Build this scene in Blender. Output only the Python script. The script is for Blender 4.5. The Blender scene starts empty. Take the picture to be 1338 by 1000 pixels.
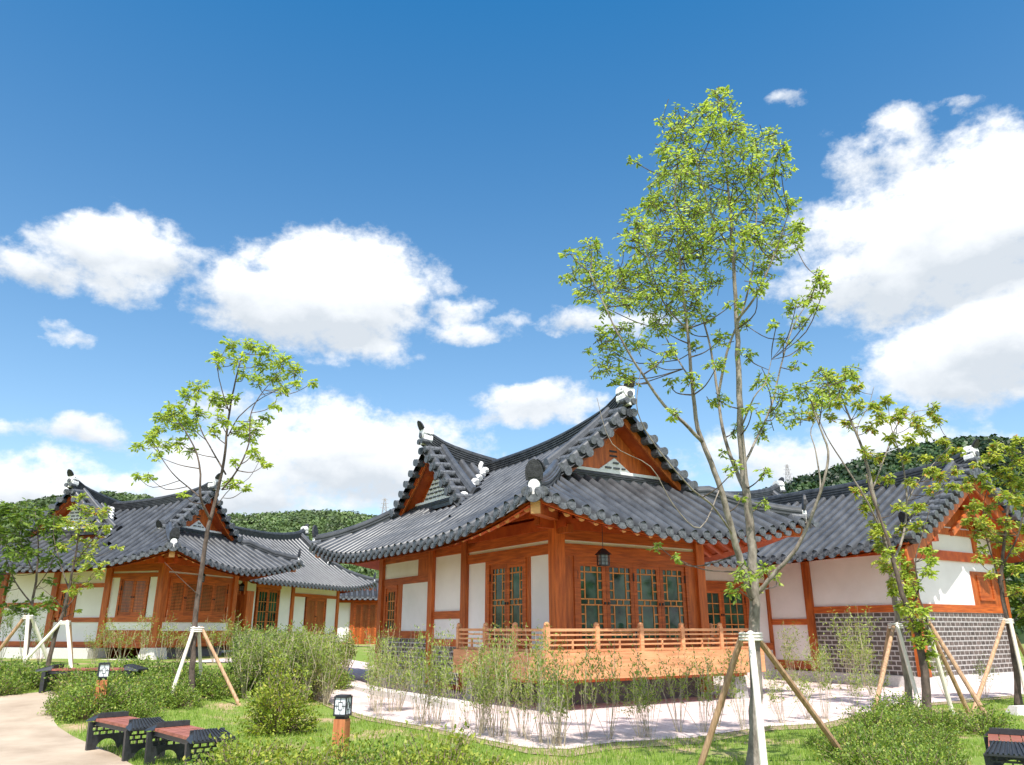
import bpy, math, random
import numpy as np
from mathutils import Vector, Matrix, noise as mnoise
R = math.radians
rng = np.random.default_rng(7)
random.seed(7)
scene = bpy.context.scene
COL = scene.collection

# ------------------------------------------------------------------ camera
F = 1000.0; PITCH = math.atan(0.32); EYE = 1.6
cam_d = bpy.data.cameras.new('camera'); cam = bpy.data.objects.new('camera', cam_d); COL.objects.link(cam)
cam_d.sensor_width = 36; cam_d.lens = 36*F/1338.0
cam_d.clip_start = 0.1; cam_d.clip_end = 5000
cam.location = (0, 0, EYE); cam.rotation_euler = (R(90)+PITCH, 0, 0)
scene.camera = cam
scene.render.resolution_x = 1024; scene.render.resolution_y = 765
SP, CP = math.sin(PITCH), math.cos(PITCH)
def ray(px, py):
    x = (px-669)/F; y = (500-py)/F
    return (x, CP-SP*y, SP+CP*y)
def P(px, py, Y):                       # point of the place at depth Y
    r = ray(px, py); return Vector((r[0]/r[1]*Y, Y, EYE+r[2]/r[1]*Y))
def G(px, py, z=0.0):                   # point of the place at height z
    r = ray(px, py); t = (z-EYE)/r[2]; return Vector((r[0]*t, r[1]*t, z))
# ------------------------------------------------------------------ view, sun, sky
scene.view_settings.view_transform = 'Standard'; scene.view_settings.look = 'None'
scene.view_settings.exposure = 0.60; scene.view_settings.gamma = 1
SUN_EL = R(61); SUN_AZ = math.atan2(0.06, -1.0)       # azimuth from +Y towards +X
sd = bpy.data.lights.new('sun', 'SUN'); sd.energy = 4.5; sd.angle = R(0.55); sd.color = (1, .955, .88)
sun = bpy.data.objects.new('sun', sd); COL.objects.link(sun)
sv = Vector((math.sin(SUN_AZ)*math.cos(SUN_EL), math.cos(SUN_AZ)*math.cos(SUN_EL), math.sin(SUN_EL)))
sun.rotation_euler = sv.to_track_quat('Z', 'Y').to_euler()
sun.location = (0, -20, 40)

world = bpy.data.worlds.new('World'); scene.world = world; world.use_nodes = True
def build_world():
    nt = world.node_tree; N = nt.nodes; L = nt.links
    for n in list(N): N.remove(n)
    out = N.new('ShaderNodeOutputWorld'); bg = N.new('ShaderNodeBackground')
    L.new(bg.outputs[0], out.inputs[0]); bg.inputs[1].default_value = 0.12
    sky = N.new('ShaderNodeTexSky'); sky.sky_type = 'NISHITA'; sky.sun_disc = False
    sky.sun_elevation = SUN_EL; sky.sun_rotation = SUN_AZ
    sky.air_density = 1.0; sky.dust_density = 0.7; sky.ozone_density = 3.0
    def M(op, a, b=None, c=None, clamp=False):
        n = N.new('ShaderNodeMath'); n.operation = op; n.use_clamp = clamp
        for i, v in enumerate((a, b, c)):
            if v is None: continue
            if isinstance(v, (int, float)): n.inputs[i].default_value = v
            else: L.new(v, n.inputs[i])
        return n.outputs[0]
    tc = N.new('ShaderNodeTexCoord'); sep = N.new('ShaderNodeSeparateXYZ'); L.new(tc.outputs['Generated'], sep.inputs[0])
    x, y, z = sep.outputs
    az = M('MULTIPLY', M('ARCTAN2', x, y), 57.2958)
    el = M('MULTIPLY', M('ARCSINE', z), 57.2958)
    def noise(scale, detail, rough, off=0.0, sz=1.0):
        mp = N.new('ShaderNodeMapping'); L.new(tc.outputs['Generated'], mp.inputs[0])
        mp.inputs['Location'].default_value = (off, off*.7, off*.3); mp.inputs['Scale'].default_value = (1, 1, sz)
        n = N.new('ShaderNodeTexNoise'); n.inputs['Scale'].default_value = scale; n.inputs['Detail'].default_value = detail
        n.inputs['Roughness'].default_value = rough; L.new(mp.outputs[0], n.inputs['Vector']); return n.outputs[0]
    n1 = M('SUBTRACT', noise(7, 12, .55, 1.3, 1.5), .5)
    n2 = M('SUBTRACT', noise(7, 12, .55, 5.1, 1.5), .5)
    n3 = M('SUBTRACT', noise(26, 8, .6, 9.1, 1.3), .5)
    azw = M('ADD', az, M('MULTIPLY', n1, 7.0)); elw = M('ADD', el, M('MULTIPLY', n2, 5.0))
    # clouds: (px, py, half width px, half height px, density)
    blobs = [(55, 355, 75, 36, .9), (150, 325, 95, 48, 1.05), (170, 375, 70, 34, .8), (215, 345, 55, 30, .8),
             (400, 395, 120, 62, 1.15), (470, 380, 105, 66, 1.1), (440, 435, 110, 45, .9),
             (625, 430, 60, 24, .62), (600, 395, 58, 24, .62), (585, 362, 40, 17, .5), (665, 415, 40, 16, .5),
             (95, 437, 38, 14, .55), (100, 565, 80, 26, .8), (20, 560, 60, 20, .45), (290, 535, 60, 30, .55),
             (60, 640, 160, 48, .95), (330, 620, 150, 75, .85), (470, 590, 150, 62, 1.1), (560, 640, 140, 50, .85), (430, 540, 90, 30, .7),
             (250, 650, 200, 40, .9), (700, 530, 85, 27, .95), (640, 548, 45, 16, .5),
             (770, 420, 65, 24, .75), (840, 415, 60, 22, .55), (1110, 600, 230, 50, .95), (950, 590, 100, 40, .6),
             (1130, 215, 85, 60, .55), (1190, 330, 200, 95, 1.15), (1290, 260, 150, 100, 1.15), (1330, 190, 70, 40, .8), (1180, 200, 60, 48, .75),
             (1260, 470, 150, 62, 1.05), (1340, 430, 110, 60, 1.05), (1330, 340, 120, 80, 1.0), (1180, 160, 55, 30, .6), (1035, 135, 48, 18, .42), (1265, 130, 50, 16, .4), (1080, 300, 60, 50, .7), (1060, 370, 70, 45, .8)]
    mask = None; shade = None
    for (px, py, w, h, d) in blobs:
        r = Vector(ray(px, py)).normalized()
        a0 = math.degrees(math.atan2(r.x, r.y)); e0 = math.degrees(math.asin(r.z))
        r2 = Vector(ray(px+w, py)).normalized(); wa = abs(math.degrees(math.atan2(r2.x, r2.y))-a0)
        r3 = Vector(ray(px, py-h)).normalized(); he = abs(math.degrees(math.asin(r3.z))-e0)
        dx = M('DIVIDE', M('SUBTRACT', azw, a0), wa*1.18); dy = M('DIVIDE', M('SUBTRACT', elw, e0), he*1.18)
        q = M('SUBTRACT', d, M('ADD', M('MULTIPLY', dx, dx), M('MULTIPLY', dy, dy)))
        q = M('MAXIMUM', q, -1.0)
        s = M('MULTIPLY', M('MAXIMUM', q, 0), dy)
        mask = q if mask is None else M('SMOOTH_MAX', mask, q, .35)
        shade = s if shade is None else M('ADD', shade, s)
    behind = M('LESS_THAN', y, -0.05)                       # cumulus in the unseen rest of the sky, thickened to add fill light
    rest = M('MULTIPLY', M('SUBTRACT', noise(3.2, 8, .55, 3.0, 2.0), .42), 4.0)
    mask = M('ADD', M('MULTIPLY', mask, M('SUBTRACT', 1, behind)), M('MULTIPLY', rest, behind))
    n4 = M('SUBTRACT', noise(15, 10, .6, 20.3, 1.6), .5)
    n5 = M('SUBTRACT', noise(60, 6, .65, 31.3, 1.3), .5)
    m = M('ADD', mask, M('ADD', M('MULTIPLY', n1, .9), M('ADD', M('MULTIPLY', n5, .75), M('ADD', M('MULTIPLY', n3, 1.1), M('MULTIPLY', n4, 1.4)))))
    mr = N.new('ShaderNodeMapRange'); mr.interpolation_type = 'SMOOTHSTEP'; L.new(m, mr.inputs[0])
    mr.inputs[1].default_value = .02; mr.inputs[2].default_value = .84
    cm = M('POWER', mr.outputs[0], .85)
    # brightness: lit tops, greyer flat bases
    nb = noise(9, 6, .55, 12.0, 1.6)
    b = M('ADD', M('ADD', .50, M('MULTIPLY', shade, 1.0)), M('ADD', M('MULTIPLY', M('SUBTRACT', nb, .5), .8), M('MULTIPLY', M('ADD', n3, n4), .5)))
    b = M('MINIMUM', M('MAXIMUM', b, 0.0), 1.0)
    cr = N.new('ShaderNodeValToRGB'); L.new(b, cr.inputs[0])
    cr.color_ramp.elements[0].position = 0.06; cr.color_ramp.elements[0].color = (4.0, 4.35, 4.75, 1)
    cr.color_ramp.elements[1].position = .9; cr.color_ramp.elements[1].color = (6.8, 6.9, 7.0, 1)
    hs = N.new('ShaderNodeHueSaturation'); L.new(sky.outputs[0], hs.inputs['Color'])
    hs.inputs['Hue'].default_value = .491; L.new(M('ADD', .92, M('MULTIPLY', M('MAXIMUM', z, 0), .62)), hs.inputs['Saturation']); hs.inputs['Value'].default_value = 1.12
    sc = N.new('ShaderNodeVectorMath'); sc.operation = 'SCALE'; L.new(cr.outputs[0], sc.inputs[0]); L.new(M('ADD', 1.0, M('MULTIPLY', behind, 1.0)), sc.inputs['Scale'])   # unseen cloud behind the camera, brightened as added fill light
    mx = N.new('ShaderNodeMix'); mx.data_type = 'RGBA'; L.new(cm, mx.inputs[0]); L.new(hs.outputs[0], mx.inputs[6]); L.new(sc.outputs[0], mx.inputs[7])
    L.new(mx.outputs[2], bg.inputs[0])
build_world()

# ------------------------------------------------------------------ helpers
def tag(o, label=None, cat=None, group=None, kind=None):
    if label: o['label'] = label
    if cat: o['category'] = cat
    if group: o['group'] = group
    if kind: o['kind'] = kind
    return o
def empty(name, loc=(0, 0, 0), rz=0, label=None, cat=None, group=None, s=1.0):
    o = bpy.data.objects.new(name, None); COL.objects.link(o); o.location = loc; o.rotation_euler = (0, 0, rz)
    o.scale = (s, s, s); o.empty_display_size = .2
    return tag(o, label, cat, group)
def copy_tree(o, parent=None):
    c = o.copy(); COL.objects.link(c); c.parent = parent
    for ch in list(o.children): copy_tree(ch, c)
    return c
def mesh_np(name, V, Fc, mat, parent=None, smooth=False):
    """V (n,3), Fc (m,k) uniform polygons"""
    me = bpy.data.meshes.new(name); V = np.asarray(V, np.float32); Fc = np.asarray(Fc, np.int32)
    me.vertices.add(len(V)); me.vertices.foreach_set('co', V.ravel())
    k = Fc.shape[1]; me.loops.add(Fc.size); me.loops.foreach_set('vertex_index', Fc.ravel())
    me.polygons.add(len(Fc)); me.polygons.foreach_set('loop_start', np.arange(0, Fc.size, k, dtype=np.int32))
    me.polygons.foreach_set('loop_total', np.full(len(Fc), k, np.int32))
    if smooth: me.polygons.foreach_set('use_smooth', np.ones(len(Fc), bool))
    me.update(calc_edges=True)
    me.materials.append(mat)
    o = bpy.data.objects.new(name, me); COL.objects.link(o); o.parent = parent
    return o
class MB:
    def __init__(s): s.v = []; s.f = []
    def add(s, vs, fs):
        n = len(s.v); s.v += [tuple(p) for p in vs]; s.f += [tuple(i+n for i in f) for f in fs]; return s
    def hexa(s, p):     # 8 points: bottom 4 ccw, top 4 ccw
        return s.add(p, [(3, 2, 1, 0), (4, 5, 6, 7), (0, 1, 5, 4), (1, 2, 6, 5), (2, 3, 7, 6), (3, 0, 4, 7)])
    def box(s, x0, x1, y0, y1, z0, z1):
        x0, x1 = min(x0, x1), max(x0, x1); y0, y1 = min(y0, y1), max(y0, y1); z0, z1 = min(z0, z1), max(z0, z1)
        return s.hexa([(x0, y0, z0), (x1, y0, z0), (x1, y1, z0), (x0, y1, z0), (x0, y0, z1), (x1, y0, z1), (x1, y1, z1), (x0, y1, z1)])
    def bar(s, a, b, w, h, up=(0, 0, 1)):
        a = Vector(a); b = Vector(b); d = (b-a).normalized(); up = Vector(up)
        sd_ = d.cross(up)
        if sd_.length < 1e-4: sd_ = d.cross(Vector((1, 0, 0)))
        sd_.normalize(); u_ = sd_.cross(d).normalized(); p = []
        for q in (a, b):
            for (i, j) in ((-1, -1), (1, -1), (1, 1), (-1, 1)): p.append(q+sd_*i*w/2+u_*j*h/2)
        return s.hexa([p[0], p[1], p[2], p[3], p[4], p[5], p[6], p[7]])
    def tube(s, pts, rad, n=8, cap=True):
        pts = [Vector(p) for p in pts]
        if isinstance(rad, (int, float)): rad = [rad]*len(pts)
        rings = []; ref = None
        for i, p in enumerate(pts):
            d = (pts[min(i+1, len(pts)-1)]-pts[max(i-1, 0)])
            d = d.normalized() if d.length > 1e-6 else Vector((0, 0, 1))
            if ref is None: ref = d.orthogonal().normalized()
            ref = (ref-d*ref.dot(d)); ref = ref.normalized() if ref.length > 1e-5 else d.orthogonal().normalized()
            b = d.cross(ref)
            rings.append([p+(ref*math.cos(2*math.pi*k/n)+b*math.sin(2*math.pi*k/n))*rad[i] for k in range(n)])
        vs = [q for r_ in rings for q in r_]; fs = []
        for i in range(len(pts)-1):
            for k in range(n):
                fs.append((i*n+k, i*n+(k+1) % n, (i+1)*n+(k+1) % n, (i+1)*n+k))
        if cap: fs.append(tuple(range(n-1, -1, -1))); fs.append(tuple((len(pts)-1)*n+k for k in range(n)))
        return s.add(vs, fs)
    def prism(s, poly, a, b):      # poly points as 3-D, extruded by vector
        n = len(poly); ex = Vector(b); vs = [Vector(p)+Vector(a) for p in poly]+[Vector(p)+Vector(a)+ex for p in poly]
        fs = [tuple(range(n-1, -1, -1)), tuple(range(n, 2*n))]+[(i, (i+1) % n, n+(i+1) % n, n+i) for i in range(n)]
        return s.add(vs, fs)
    def build(s, name, mat, parent=None, smooth=False, loc=None):
        me = bpy.data.meshes.new(name); me.from_pydata([tuple(p) for p in s.v], [], s.f)
        if smooth: me.polygons.foreach_set('use_smooth', np.ones(len(me.polygons), bool))
        me.materials.append(mat); me.update()
        o = bpy.data.objects.new(name, me); COL.objects.link(o); o.parent = parent
        if loc: o.location = loc
        return o
def inst(me_obj, parent, loc=(0, 0, 0), rot=(0, 0, 0), name=None, scale=None):
    o = bpy.data.objects.new(name or me_obj.name.split('.')[0], me_obj.data); COL.objects.link(o); o.parent = parent
    o.location = loc; o.rotation_euler = rot
    if scale: o.scale = scale
    return o

# ------------------------------------------------------------------ materials
def mat(name, col, rough=.6, var=.15, scale=6, stretch=(1, 1, 1), bump=0.0, bscale=None, col2=None, spec=.4, detail=5, coords='Object', metal=0, extra=None):
    m = bpy.data.materials.new(name); m.use_nodes = True; nt = m.node_tree; N = nt.nodes; L = nt.links
    b = N['Principled BSDF']; b.inputs['Roughness'].default_value = rough; b.inputs['Specular IOR Level'].default_value = spec
    b.inputs['Metallic'].default_value = metal
    tc = N.new('ShaderNodeTexCoord'); mp = N.new('ShaderNodeMapping'); L.new(tc.outputs[coords], mp.inputs[0]); mp.inputs['Scale'].default_value = stretch
    nz = N.new('ShaderNodeTexNoise'); nz.inputs['Scale'].default_value = scale; nz.inputs['Detail'].default_value = detail; nz.inputs['Roughness'].default_value = .6
    L.new(mp.outputs[0], nz.inputs['Vector'])
    cr = N.new('ShaderNodeValToRGB'); L.new(nz.outputs[0], cr.inputs[0])
    c1 = [c*(1-var) for c in col]; c2 = list(col2) if col2 else [min(1, c*(1+var)) for c in col]
    cr.color_ramp.elements[0].position = .32; cr.color_ramp.elements[0].color = (*c1, 1)
    cr.color_ramp.elements[1].position = .68; cr.color_ramp.elements[1].color = (*c2, 1)
    L.new(cr.outputs[0], b.inputs['Base Color'])
    if bump:
        bz = N.new('ShaderNodeTexNoise'); bz.inputs['Scale'].default_value = bscale or scale*4; bz.inputs['Detail'].default_value = 6; L.new(mp.outputs[0], bz.inputs['Vector'])
        bp = N.new('ShaderNodeBump'); bp.inputs['Strength'].default_value = bump; bp.inputs['Distance'].default_value = .02
        L.new(bz.outputs[0], bp.inputs['Height']); L.new(bp.outputs[0], b.inputs['Normal'])
    return m
def leafmat(name, c1, c2, c3=None, trans=.45, rough=.5):
    m = bpy.data.materials.new(name); m.use_nodes = True; nt = m.node_tree; N = nt.nodes; L = nt.links
    b = N['Principled BSDF']; b.inputs['Roughness'].default_value = rough; b.inputs['Specular IOR Level'].default_value = .35
    g = N.new('ShaderNodeNewGeometry'); cr = N.new('ShaderNodeValToRGB'); L.new(g.outputs['Random Per Island'], cr.inputs[0])
    e = cr.color_ramp.elements; e[0].color = (*c1, 1); e[1].color = (*c2, 1)
    if c3: x = e.new(.93); x.color = (*c2, 1); e[2].color = (*c3, 1)
    L.new(cr.outputs[0], b.inputs['Base Color'])
    t = N.new('ShaderNodeBsdfTranslucent'); mul = N.new('ShaderNodeMix'); mul.data_type = 'RGBA'; mul.blend_type = 'MULTIPLY'; mul.inputs[0].default_value = 1
    L.new(cr.outputs[0], mul.inputs[6]); mul.inputs[7].default_value = (1.5, 1.5, .7, 1); L.new(mul.outputs[2], t.inputs[0])
    mix = N.new('ShaderNodeMixShader'); mix.inputs[0].default_value = trans
    L.new(b.outputs[0], mix.inputs[1]); L.new(t.outputs[0], mix.inputs[2]); L.new(mix.outputs[0], N['Material Output'].inputs[0])
    return m
MT = {}
MT['wood'] = mat('pine_wood', (.44, .088, .016), .5, .3, 2.2, (6, 6, .7), .12, 30, col2=(.62, .155, .028))
MT['woodh'] = mat('pine_wood_across', (.44, .084, .016), .5, .3, 2.2, (.8, .8, 9), .12, 30, col2=(.61, .145, .026))
MT['red'] = mat('eave_wood', (.50, .070, .013), .5, .25, 3, (1, 1, 1), .1, 25, col2=(.62, .12, .02))
MT['deck'] = mat('deck_wood', (.62, .26, .115), .55, .2, 2, (.8, .8, 7), .12, 30, col2=(.77, .38, .185))
MT['lattice'] = mat('lattice_wood', (.62, .22, .05), .5, .2, 4, col2=(.74, .30, .08))
MT['pier'] = mat('weathered_granite', (.34, .32, .31), .85, .2, 9, bump=.2, col2=(.48, .45, .43))  # greyer and darker than the plain granite
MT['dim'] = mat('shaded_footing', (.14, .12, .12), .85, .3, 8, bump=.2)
MT['endgrain'] = mat('rafter_end', (.62, .33, .13), .6, .2, 8)
MT['plaster'] = mat('white_plaster', (.84, .805, .79), .85, .07, .9, bump=.12, bscale=14, col2=(.88, .855, .84), detail=9)
MT['tile'] = mat('roof_tile', (.056, .058, .063), .33, .3, 2.2, bump=.04, bscale=50, col2=(.092, .095, .102), spec=.5)
MT['tiledark'] = mat('ridge_tile_pan_shade', (.026, .028, .032), .42, .4, 5, bump=.1, bscale=45, col2=(.062, .065, .07), spec=.5)
MT['finial'] = mat('finial_tile', (.018, .018, .021), .5, .3, 12, bump=.4, bscale=40, col2=(.05, .05, .055))  # near-black: shadow on the finial faces is put into the colour
MT['tileend'] = mat('tile_end', (.068, .072, .08), .45, .35, 14, bump=.3, bscale=60, col2=(.15, .156, .168))
MT['mortar'] = mat('lime_mortar', (.78, .77, .75), .9, .08, 9, bump=.3)
MT['stone'] = mat('granite', (.62, .58, .55), .8, .12, 25, bump=.15, col2=(.72, .68, .65))
MT['brick'] = mat('dark_brick', (.085, .070, .064), .7, .4, 7, bump=.2, col2=(.18, .14, .125))
MT['glass'] = mat('window_glass', (.006, .020, .022), .06, .5, 2.2, spec=.35, col2=(.04, .12, .07))  # green mottling painted into the colour, standing for reflections
MT['iron'] = mat('cast_iron', (.028, .030, .034), .42, .3, 20, bump=.15, spec=.5)
MT['black'] = mat('black_metal', (.012, .012, .013), .4, .2, 10)
MT['seat'] = mat('seat_wood', (.28, .085, .055), .45, .25, 3, (6, .6, 6), .1, 40, col2=(.40, .14, .095))
MT['bollard'] = mat('bollard_wood', (.46, .14, .05), .55, .3, 3, (5, 5, .6), .15, 30, col2=(.62, .23, .09))
MT['smoked'] = mat('smoked_glass', (.16, .17, .17), .3, .2, 8, spec=.5)
MT['lamp'] = mat('lamp_panel', (.78, .80, .82), .4, .03, 4)
MT['stakewood'] = mat('stake_bare_wood', (.40, .22, .12), .7, .3, 5, (5, 5, .8), .2, 40, col2=(.58, .37, .22))
MT['stakewhite'] = mat('stake_peeled_wood', (.80, .72, .62), .7, .1, 5, (5, 5, .8), .1, 40)
MT['tie'] = mat('tie_tape', (.70, .66, .60), .8, .1, 30)
MT['bark'] = mat('bark_grey', (.17, .135, .105), .85, .35, 12, (1, 1, .35), .5, 50, col2=(.36, .31, .26))
MT['barkdark'] = mat('bark_dark', (.07, .05, .04), .85, .4, 12, (1, 1, .35), .5, 50, col2=(.17, .125, .10))
MT['twig'] = mat('twig', (.20, .13, .085), .8, .3, 10, col2=(.34, .25, .17))
MT['stem'] = mat('pale_stem', (.36, .29, .19), .8, .3, 10, col2=(.62, .54, .38))
MT['leaf_main'] = leafmat('leaf_yellow_green', (.17, .28, .05), (.50, .57, .15), trans=.48)
MT['leaf_left'] = leafmat('leaf_spring_green', (.22, .34, .05), (.54, .60, .13), trans=.48)
MT['leaf_y'] = leafmat('leaf_golden', (.18, .28, .045), (.52, .54, .12), (.50, .14, .05), trans=.45)
MT['leaf_dark'] = leafmat('leaf_mid_green', (.06, .12, .018), (.20, .28, .045), trans=.35)
MT['leaf_shrub'] = leafmat('leaf_azalea', (.05, .11, .015), (.29, .39, .065), (.50, .46, .10), trans=.35)
MT['leaf_sap'] = leafmat('leaf_sapling', (.13, .20, .04), (.34, .42, .09), (.45, .36, .15), trans=.4)
MT['grassb'] = leafmat('grass_blade', (.14, .25, .035), (.36, .47, .09), (.62, .56, .28), trans=.4)
MT['straw'] = leafmat('dry_blade', (.30, .25, .13), (.50, .43, .26), trans=.3)
MT['forest'] = leafmat('forest_leaf', (.010, .028, .008), (.040, .075, .016), trans=.15)
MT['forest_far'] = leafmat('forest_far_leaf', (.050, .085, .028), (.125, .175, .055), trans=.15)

def patchy(m, scale, lo=.45, hi=1.5):
    nt = m.node_tree; N = nt.nodes; L = nt.links
    tc = N.new('ShaderNodeTexCoord'); n = N.new('ShaderNodeTexNoise'); n.inputs['Scale'].default_value = scale; n.inputs['Detail'].default_value = 3; L.new(tc.outputs['Object'], n.inputs['Vector'])
    mr = N.new('ShaderNodeMapRange'); L.new(n.outputs[0], mr.inputs[0]); mr.inputs[1].default_value = .35; mr.inputs[2].default_value = .65; mr.inputs[3].default_value = lo; mr.inputs[4].default_value = hi
    cr = [x for x in N if x.type == 'VALTORGB'][0]; tg = [l.to_socket for l in cr.outputs[0].links]
    mx = N.new('ShaderNodeMix'); mx.data_type = 'RGBA'; mx.blend_type = 'MULTIPLY'; mx.inputs[0].default_value = 1; L.new(cr.outputs[0], mx.inputs[6]); L.new(mr.outputs[0], mx.inputs[7])
    for s in tg: L.new(mx.outputs[2], s)
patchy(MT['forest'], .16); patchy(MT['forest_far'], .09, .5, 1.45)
def objvary(m, lo, hi):
    nt = m.node_tree; N = nt.nodes; L = nt.links; oi = N.new('ShaderNodeObjectInfo')
    mr = N.new('ShaderNodeMapRange'); L.new(oi.outputs['Random'], mr.inputs[0]); mr.inputs[3].default_value = lo; mr.inputs[4].default_value = hi
    cr = [x for x in N if x.type == 'VALTORGB'][0]; tg = [l.to_socket for l in cr.outputs[0].links]
    mx = N.new('ShaderNodeMix'); mx.data_type = 'RGBA'; mx.blend_type = 'MULTIPLY'; mx.inputs[0].default_value = 1; L.new(cr.outputs[0], mx.inputs[6]); L.new(mr.outputs[0], mx.inputs[7])
    for s in tg: L.new(mx.outputs[2], s)
for k_, a_, b_ in (('wood', .80, 1.14), ('woodh', .80, 1.14), ('red', .85, 1.12), ('plaster', .95, 1.02), ('stakewood', .8, 1.15), ('deck', .9, 1.08), ('stem', .8, 1.1)): objvary(MT[k_], a_, b_)
MT['soil'] = mat('garden_soil', (.22, .15, .09), .95, .3, 14, bump=.5, bscale=40, col2=(.46, .36, .24), detail=9)
def lawn_mat():
    m = bpy.data.materials.new('lawn'); m.use_nodes = True; nt = m.node_tree; N = nt.nodes; L = nt.links
    b = N['Principled BSDF']; b.inputs['Roughness'].default_value = .95; b.inputs['Specular IOR Level'].default_value = .1
    tc = N.new('ShaderNodeTexCoord')
    def nz(s, d, r=.6):
        n = N.new('ShaderNodeTexNoise'); n.inputs['Scale'].default_value = s; n.inputs['Detail'].default_value = d; n.inputs['Roughness'].default_value = r
        L.new(tc.outputs['Object'], n.inputs['Vector']); return n.outputs[0]
    a = N.new('ShaderNodeValToRGB'); L.new(nz(30, 6, .75), a.inputs[0])
    a.color_ramp.elements[0].position = .3; a.color_ramp.elements[0].color = (.10, .16, .03, 1)
    a.color_ramp.elements[1].position = .7; a.color_ramp.elements[1].color = (.25, .33, .07, 1)
    s = N.new('ShaderNodeValToRGB'); L.new(nz(22, 5, .7), s.inputs[0])
    s.color_ramp.elements[0].position = .3; s.color_ramp.elements[0].color = (.30, .20, .11, 1)
    s.color_ramp.elements[1].position = .7; s.color_ramp.elements[1].color = (.52, .40, .25, 1)
    k = N.new('ShaderNodeValToRGB'); L.new(nz(.75, 5, .65), k.inputs[0])
    k.color_ramp.elements[0].position = .52; k.color_ramp.elements[0].color = (0, 0, 0, 1); k.color_ramp.elements[1].position = .62; k.color_ramp.elements[1].color = (1, 1, 1, 1)
    mx = N.new('ShaderNodeMix'); mx.data_type = 'RGBA'; L.new(k.outputs[0], mx.inputs[0]); L.new(a.outputs[0], mx.inputs[6]); L.new(s.outputs[0], mx.inputs[7])
    L.new(mx.outputs[2], b.inputs['Base Color'])
    bp = N.new('ShaderNodeBump'); bp.inputs['Strength'].default_value = .6; bp.inputs['Distance'].default_value = .04; L.new(nz(18, 6, .7), bp.inputs['Height']); L.new(bp.outputs[0], b.inputs['Normal'])
    return m
MT['lawn'] = lawn_mat()
def paver_mat(name, c1, c2, cm, bw=.2, bh=.1, rot=R(33), mort=.006):
    m = bpy.data.materials.new(name); m.use_nodes = True; nt = m.node_tree; N = nt.nodes; L = nt.links
    b = N['Principled BSDF']; b.inputs['Roughness'].default_value = .85; b.inputs['Specular IOR Level'].default_value = .25
    tc = N.new('ShaderNodeTexCoord'); mp = N.new('ShaderNodeMapping'); L.new(tc.outputs['Object'], mp.inputs[0]); mp.inputs['Rotation'].default_value = (0, 0, rot)
    br = N.new('ShaderNodeTexBrick'); L.new(mp.outputs[0], br.inputs[0]); br.inputs['Scale'].default_value = 1
    br.inputs['Brick Width'].default_value = bw; br.inputs['Row Height'].default_value = bh; br.inputs['Mortar Size'].default_value = mort
    br.inputs['Color1'].default_value = (*c1, 1); br.inputs['Color2'].default_value = (*c2, 1); br.inputs['Mortar'].default_value = (*cm, 1)
    n = N.new('ShaderNodeTexNoise'); n.inputs['Scale'].default_value = 1.2; n.inputs['Detail'].default_value = 8; L.new(tc.outputs['Object'], n.inputs['Vector'])
    mr = N.new('ShaderNodeMapRange'); L.new(n.outputs[0], mr.inputs[0]); mr.inputs[1].default_value = .3; mr.inputs[2].default_value = .7; mr.inputs[3].default_value = .82; mr.inputs[4].default_value = 1.06
    mx = N.new('ShaderNodeMix'); mx.data_type = 'RGBA'; mx.blend_type = 'MULTIPLY'; mx.inputs[0].default_value = 1; L.new(br.outputs[0], mx.inputs[6]); L.new(mr.outputs[0], mx.inputs[7])
    L.new(mx.outputs[2], b.inputs['Base Color']); return m
MT['paver'] = paver_mat('pink_paver', (.60, .47, .44), (.74, .62, .60), (.44, .36, .33))
MT['path'] = mat('washed_path', (.36, .27, .19), .9, .14, .9, bump=.4, bscale=80, col2=(.50, .40, .30), detail=10)
# ------------------------------------------------------------------ ground
def sstep(t): t = min(1, max(0, t)); return t*t*(3-2*t)
def zg(x, y):
    a = sstep((y-11.5)/9.0)*sstep((-x-3.0)/5.0)
    b = 0.05*mnoise.noise(Vector((x*.25, y*.25, 3.1)))
    return .47*a + (b*sstep((y-9)/4) if a > 0.02 else 0)*a
def Gt(px, py):
    z = 0
    for i in range(12):
        p = G(px, py, z); z = .5*z+.5*zg(p.x, p.y)
    p.z = zg(p.x, p.y); return p
def inpoly(x, y, poly):
    c = False; n = len(poly); j = n-1
    for i in range(n):
        if (poly[i][1] > y) != (poly[j][1] > y) and x < (poly[j][0]-poly[i][0])*(y-poly[i][1])/(poly[j][1]-poly[i][1])+poly[i][0]: c = not c
        j = i
    return c
def build_ground():
    xs = np.concatenate([np.linspace(-2500, -60, 14), np.linspace(-50, -22, 15), np.arange(-20, 24, .5), np.linspace(26, 60, 14), np.linspace(80, 2500, 14)])
    ys = np.concatenate([np.linspace(-400, -10, 8), np.arange(-5, 45, .5), np.linspace(48, 100, 14), np.linspace(130, 2600, 14)])
    V = [(x, y, zg(x, y)) for y in ys for x in xs]; nx = len(xs)
    Fc = [(j*nx+i, j*nx+i+1, (j+1)*nx+i+1, (j+1)*nx+i) for j in range(len(ys)-1) for i in range(nx-1)]
    o = mesh_np('ground', V, Fc, MT['lawn'], smooth=True); tag(o, kind='structure')
build_ground()
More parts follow.
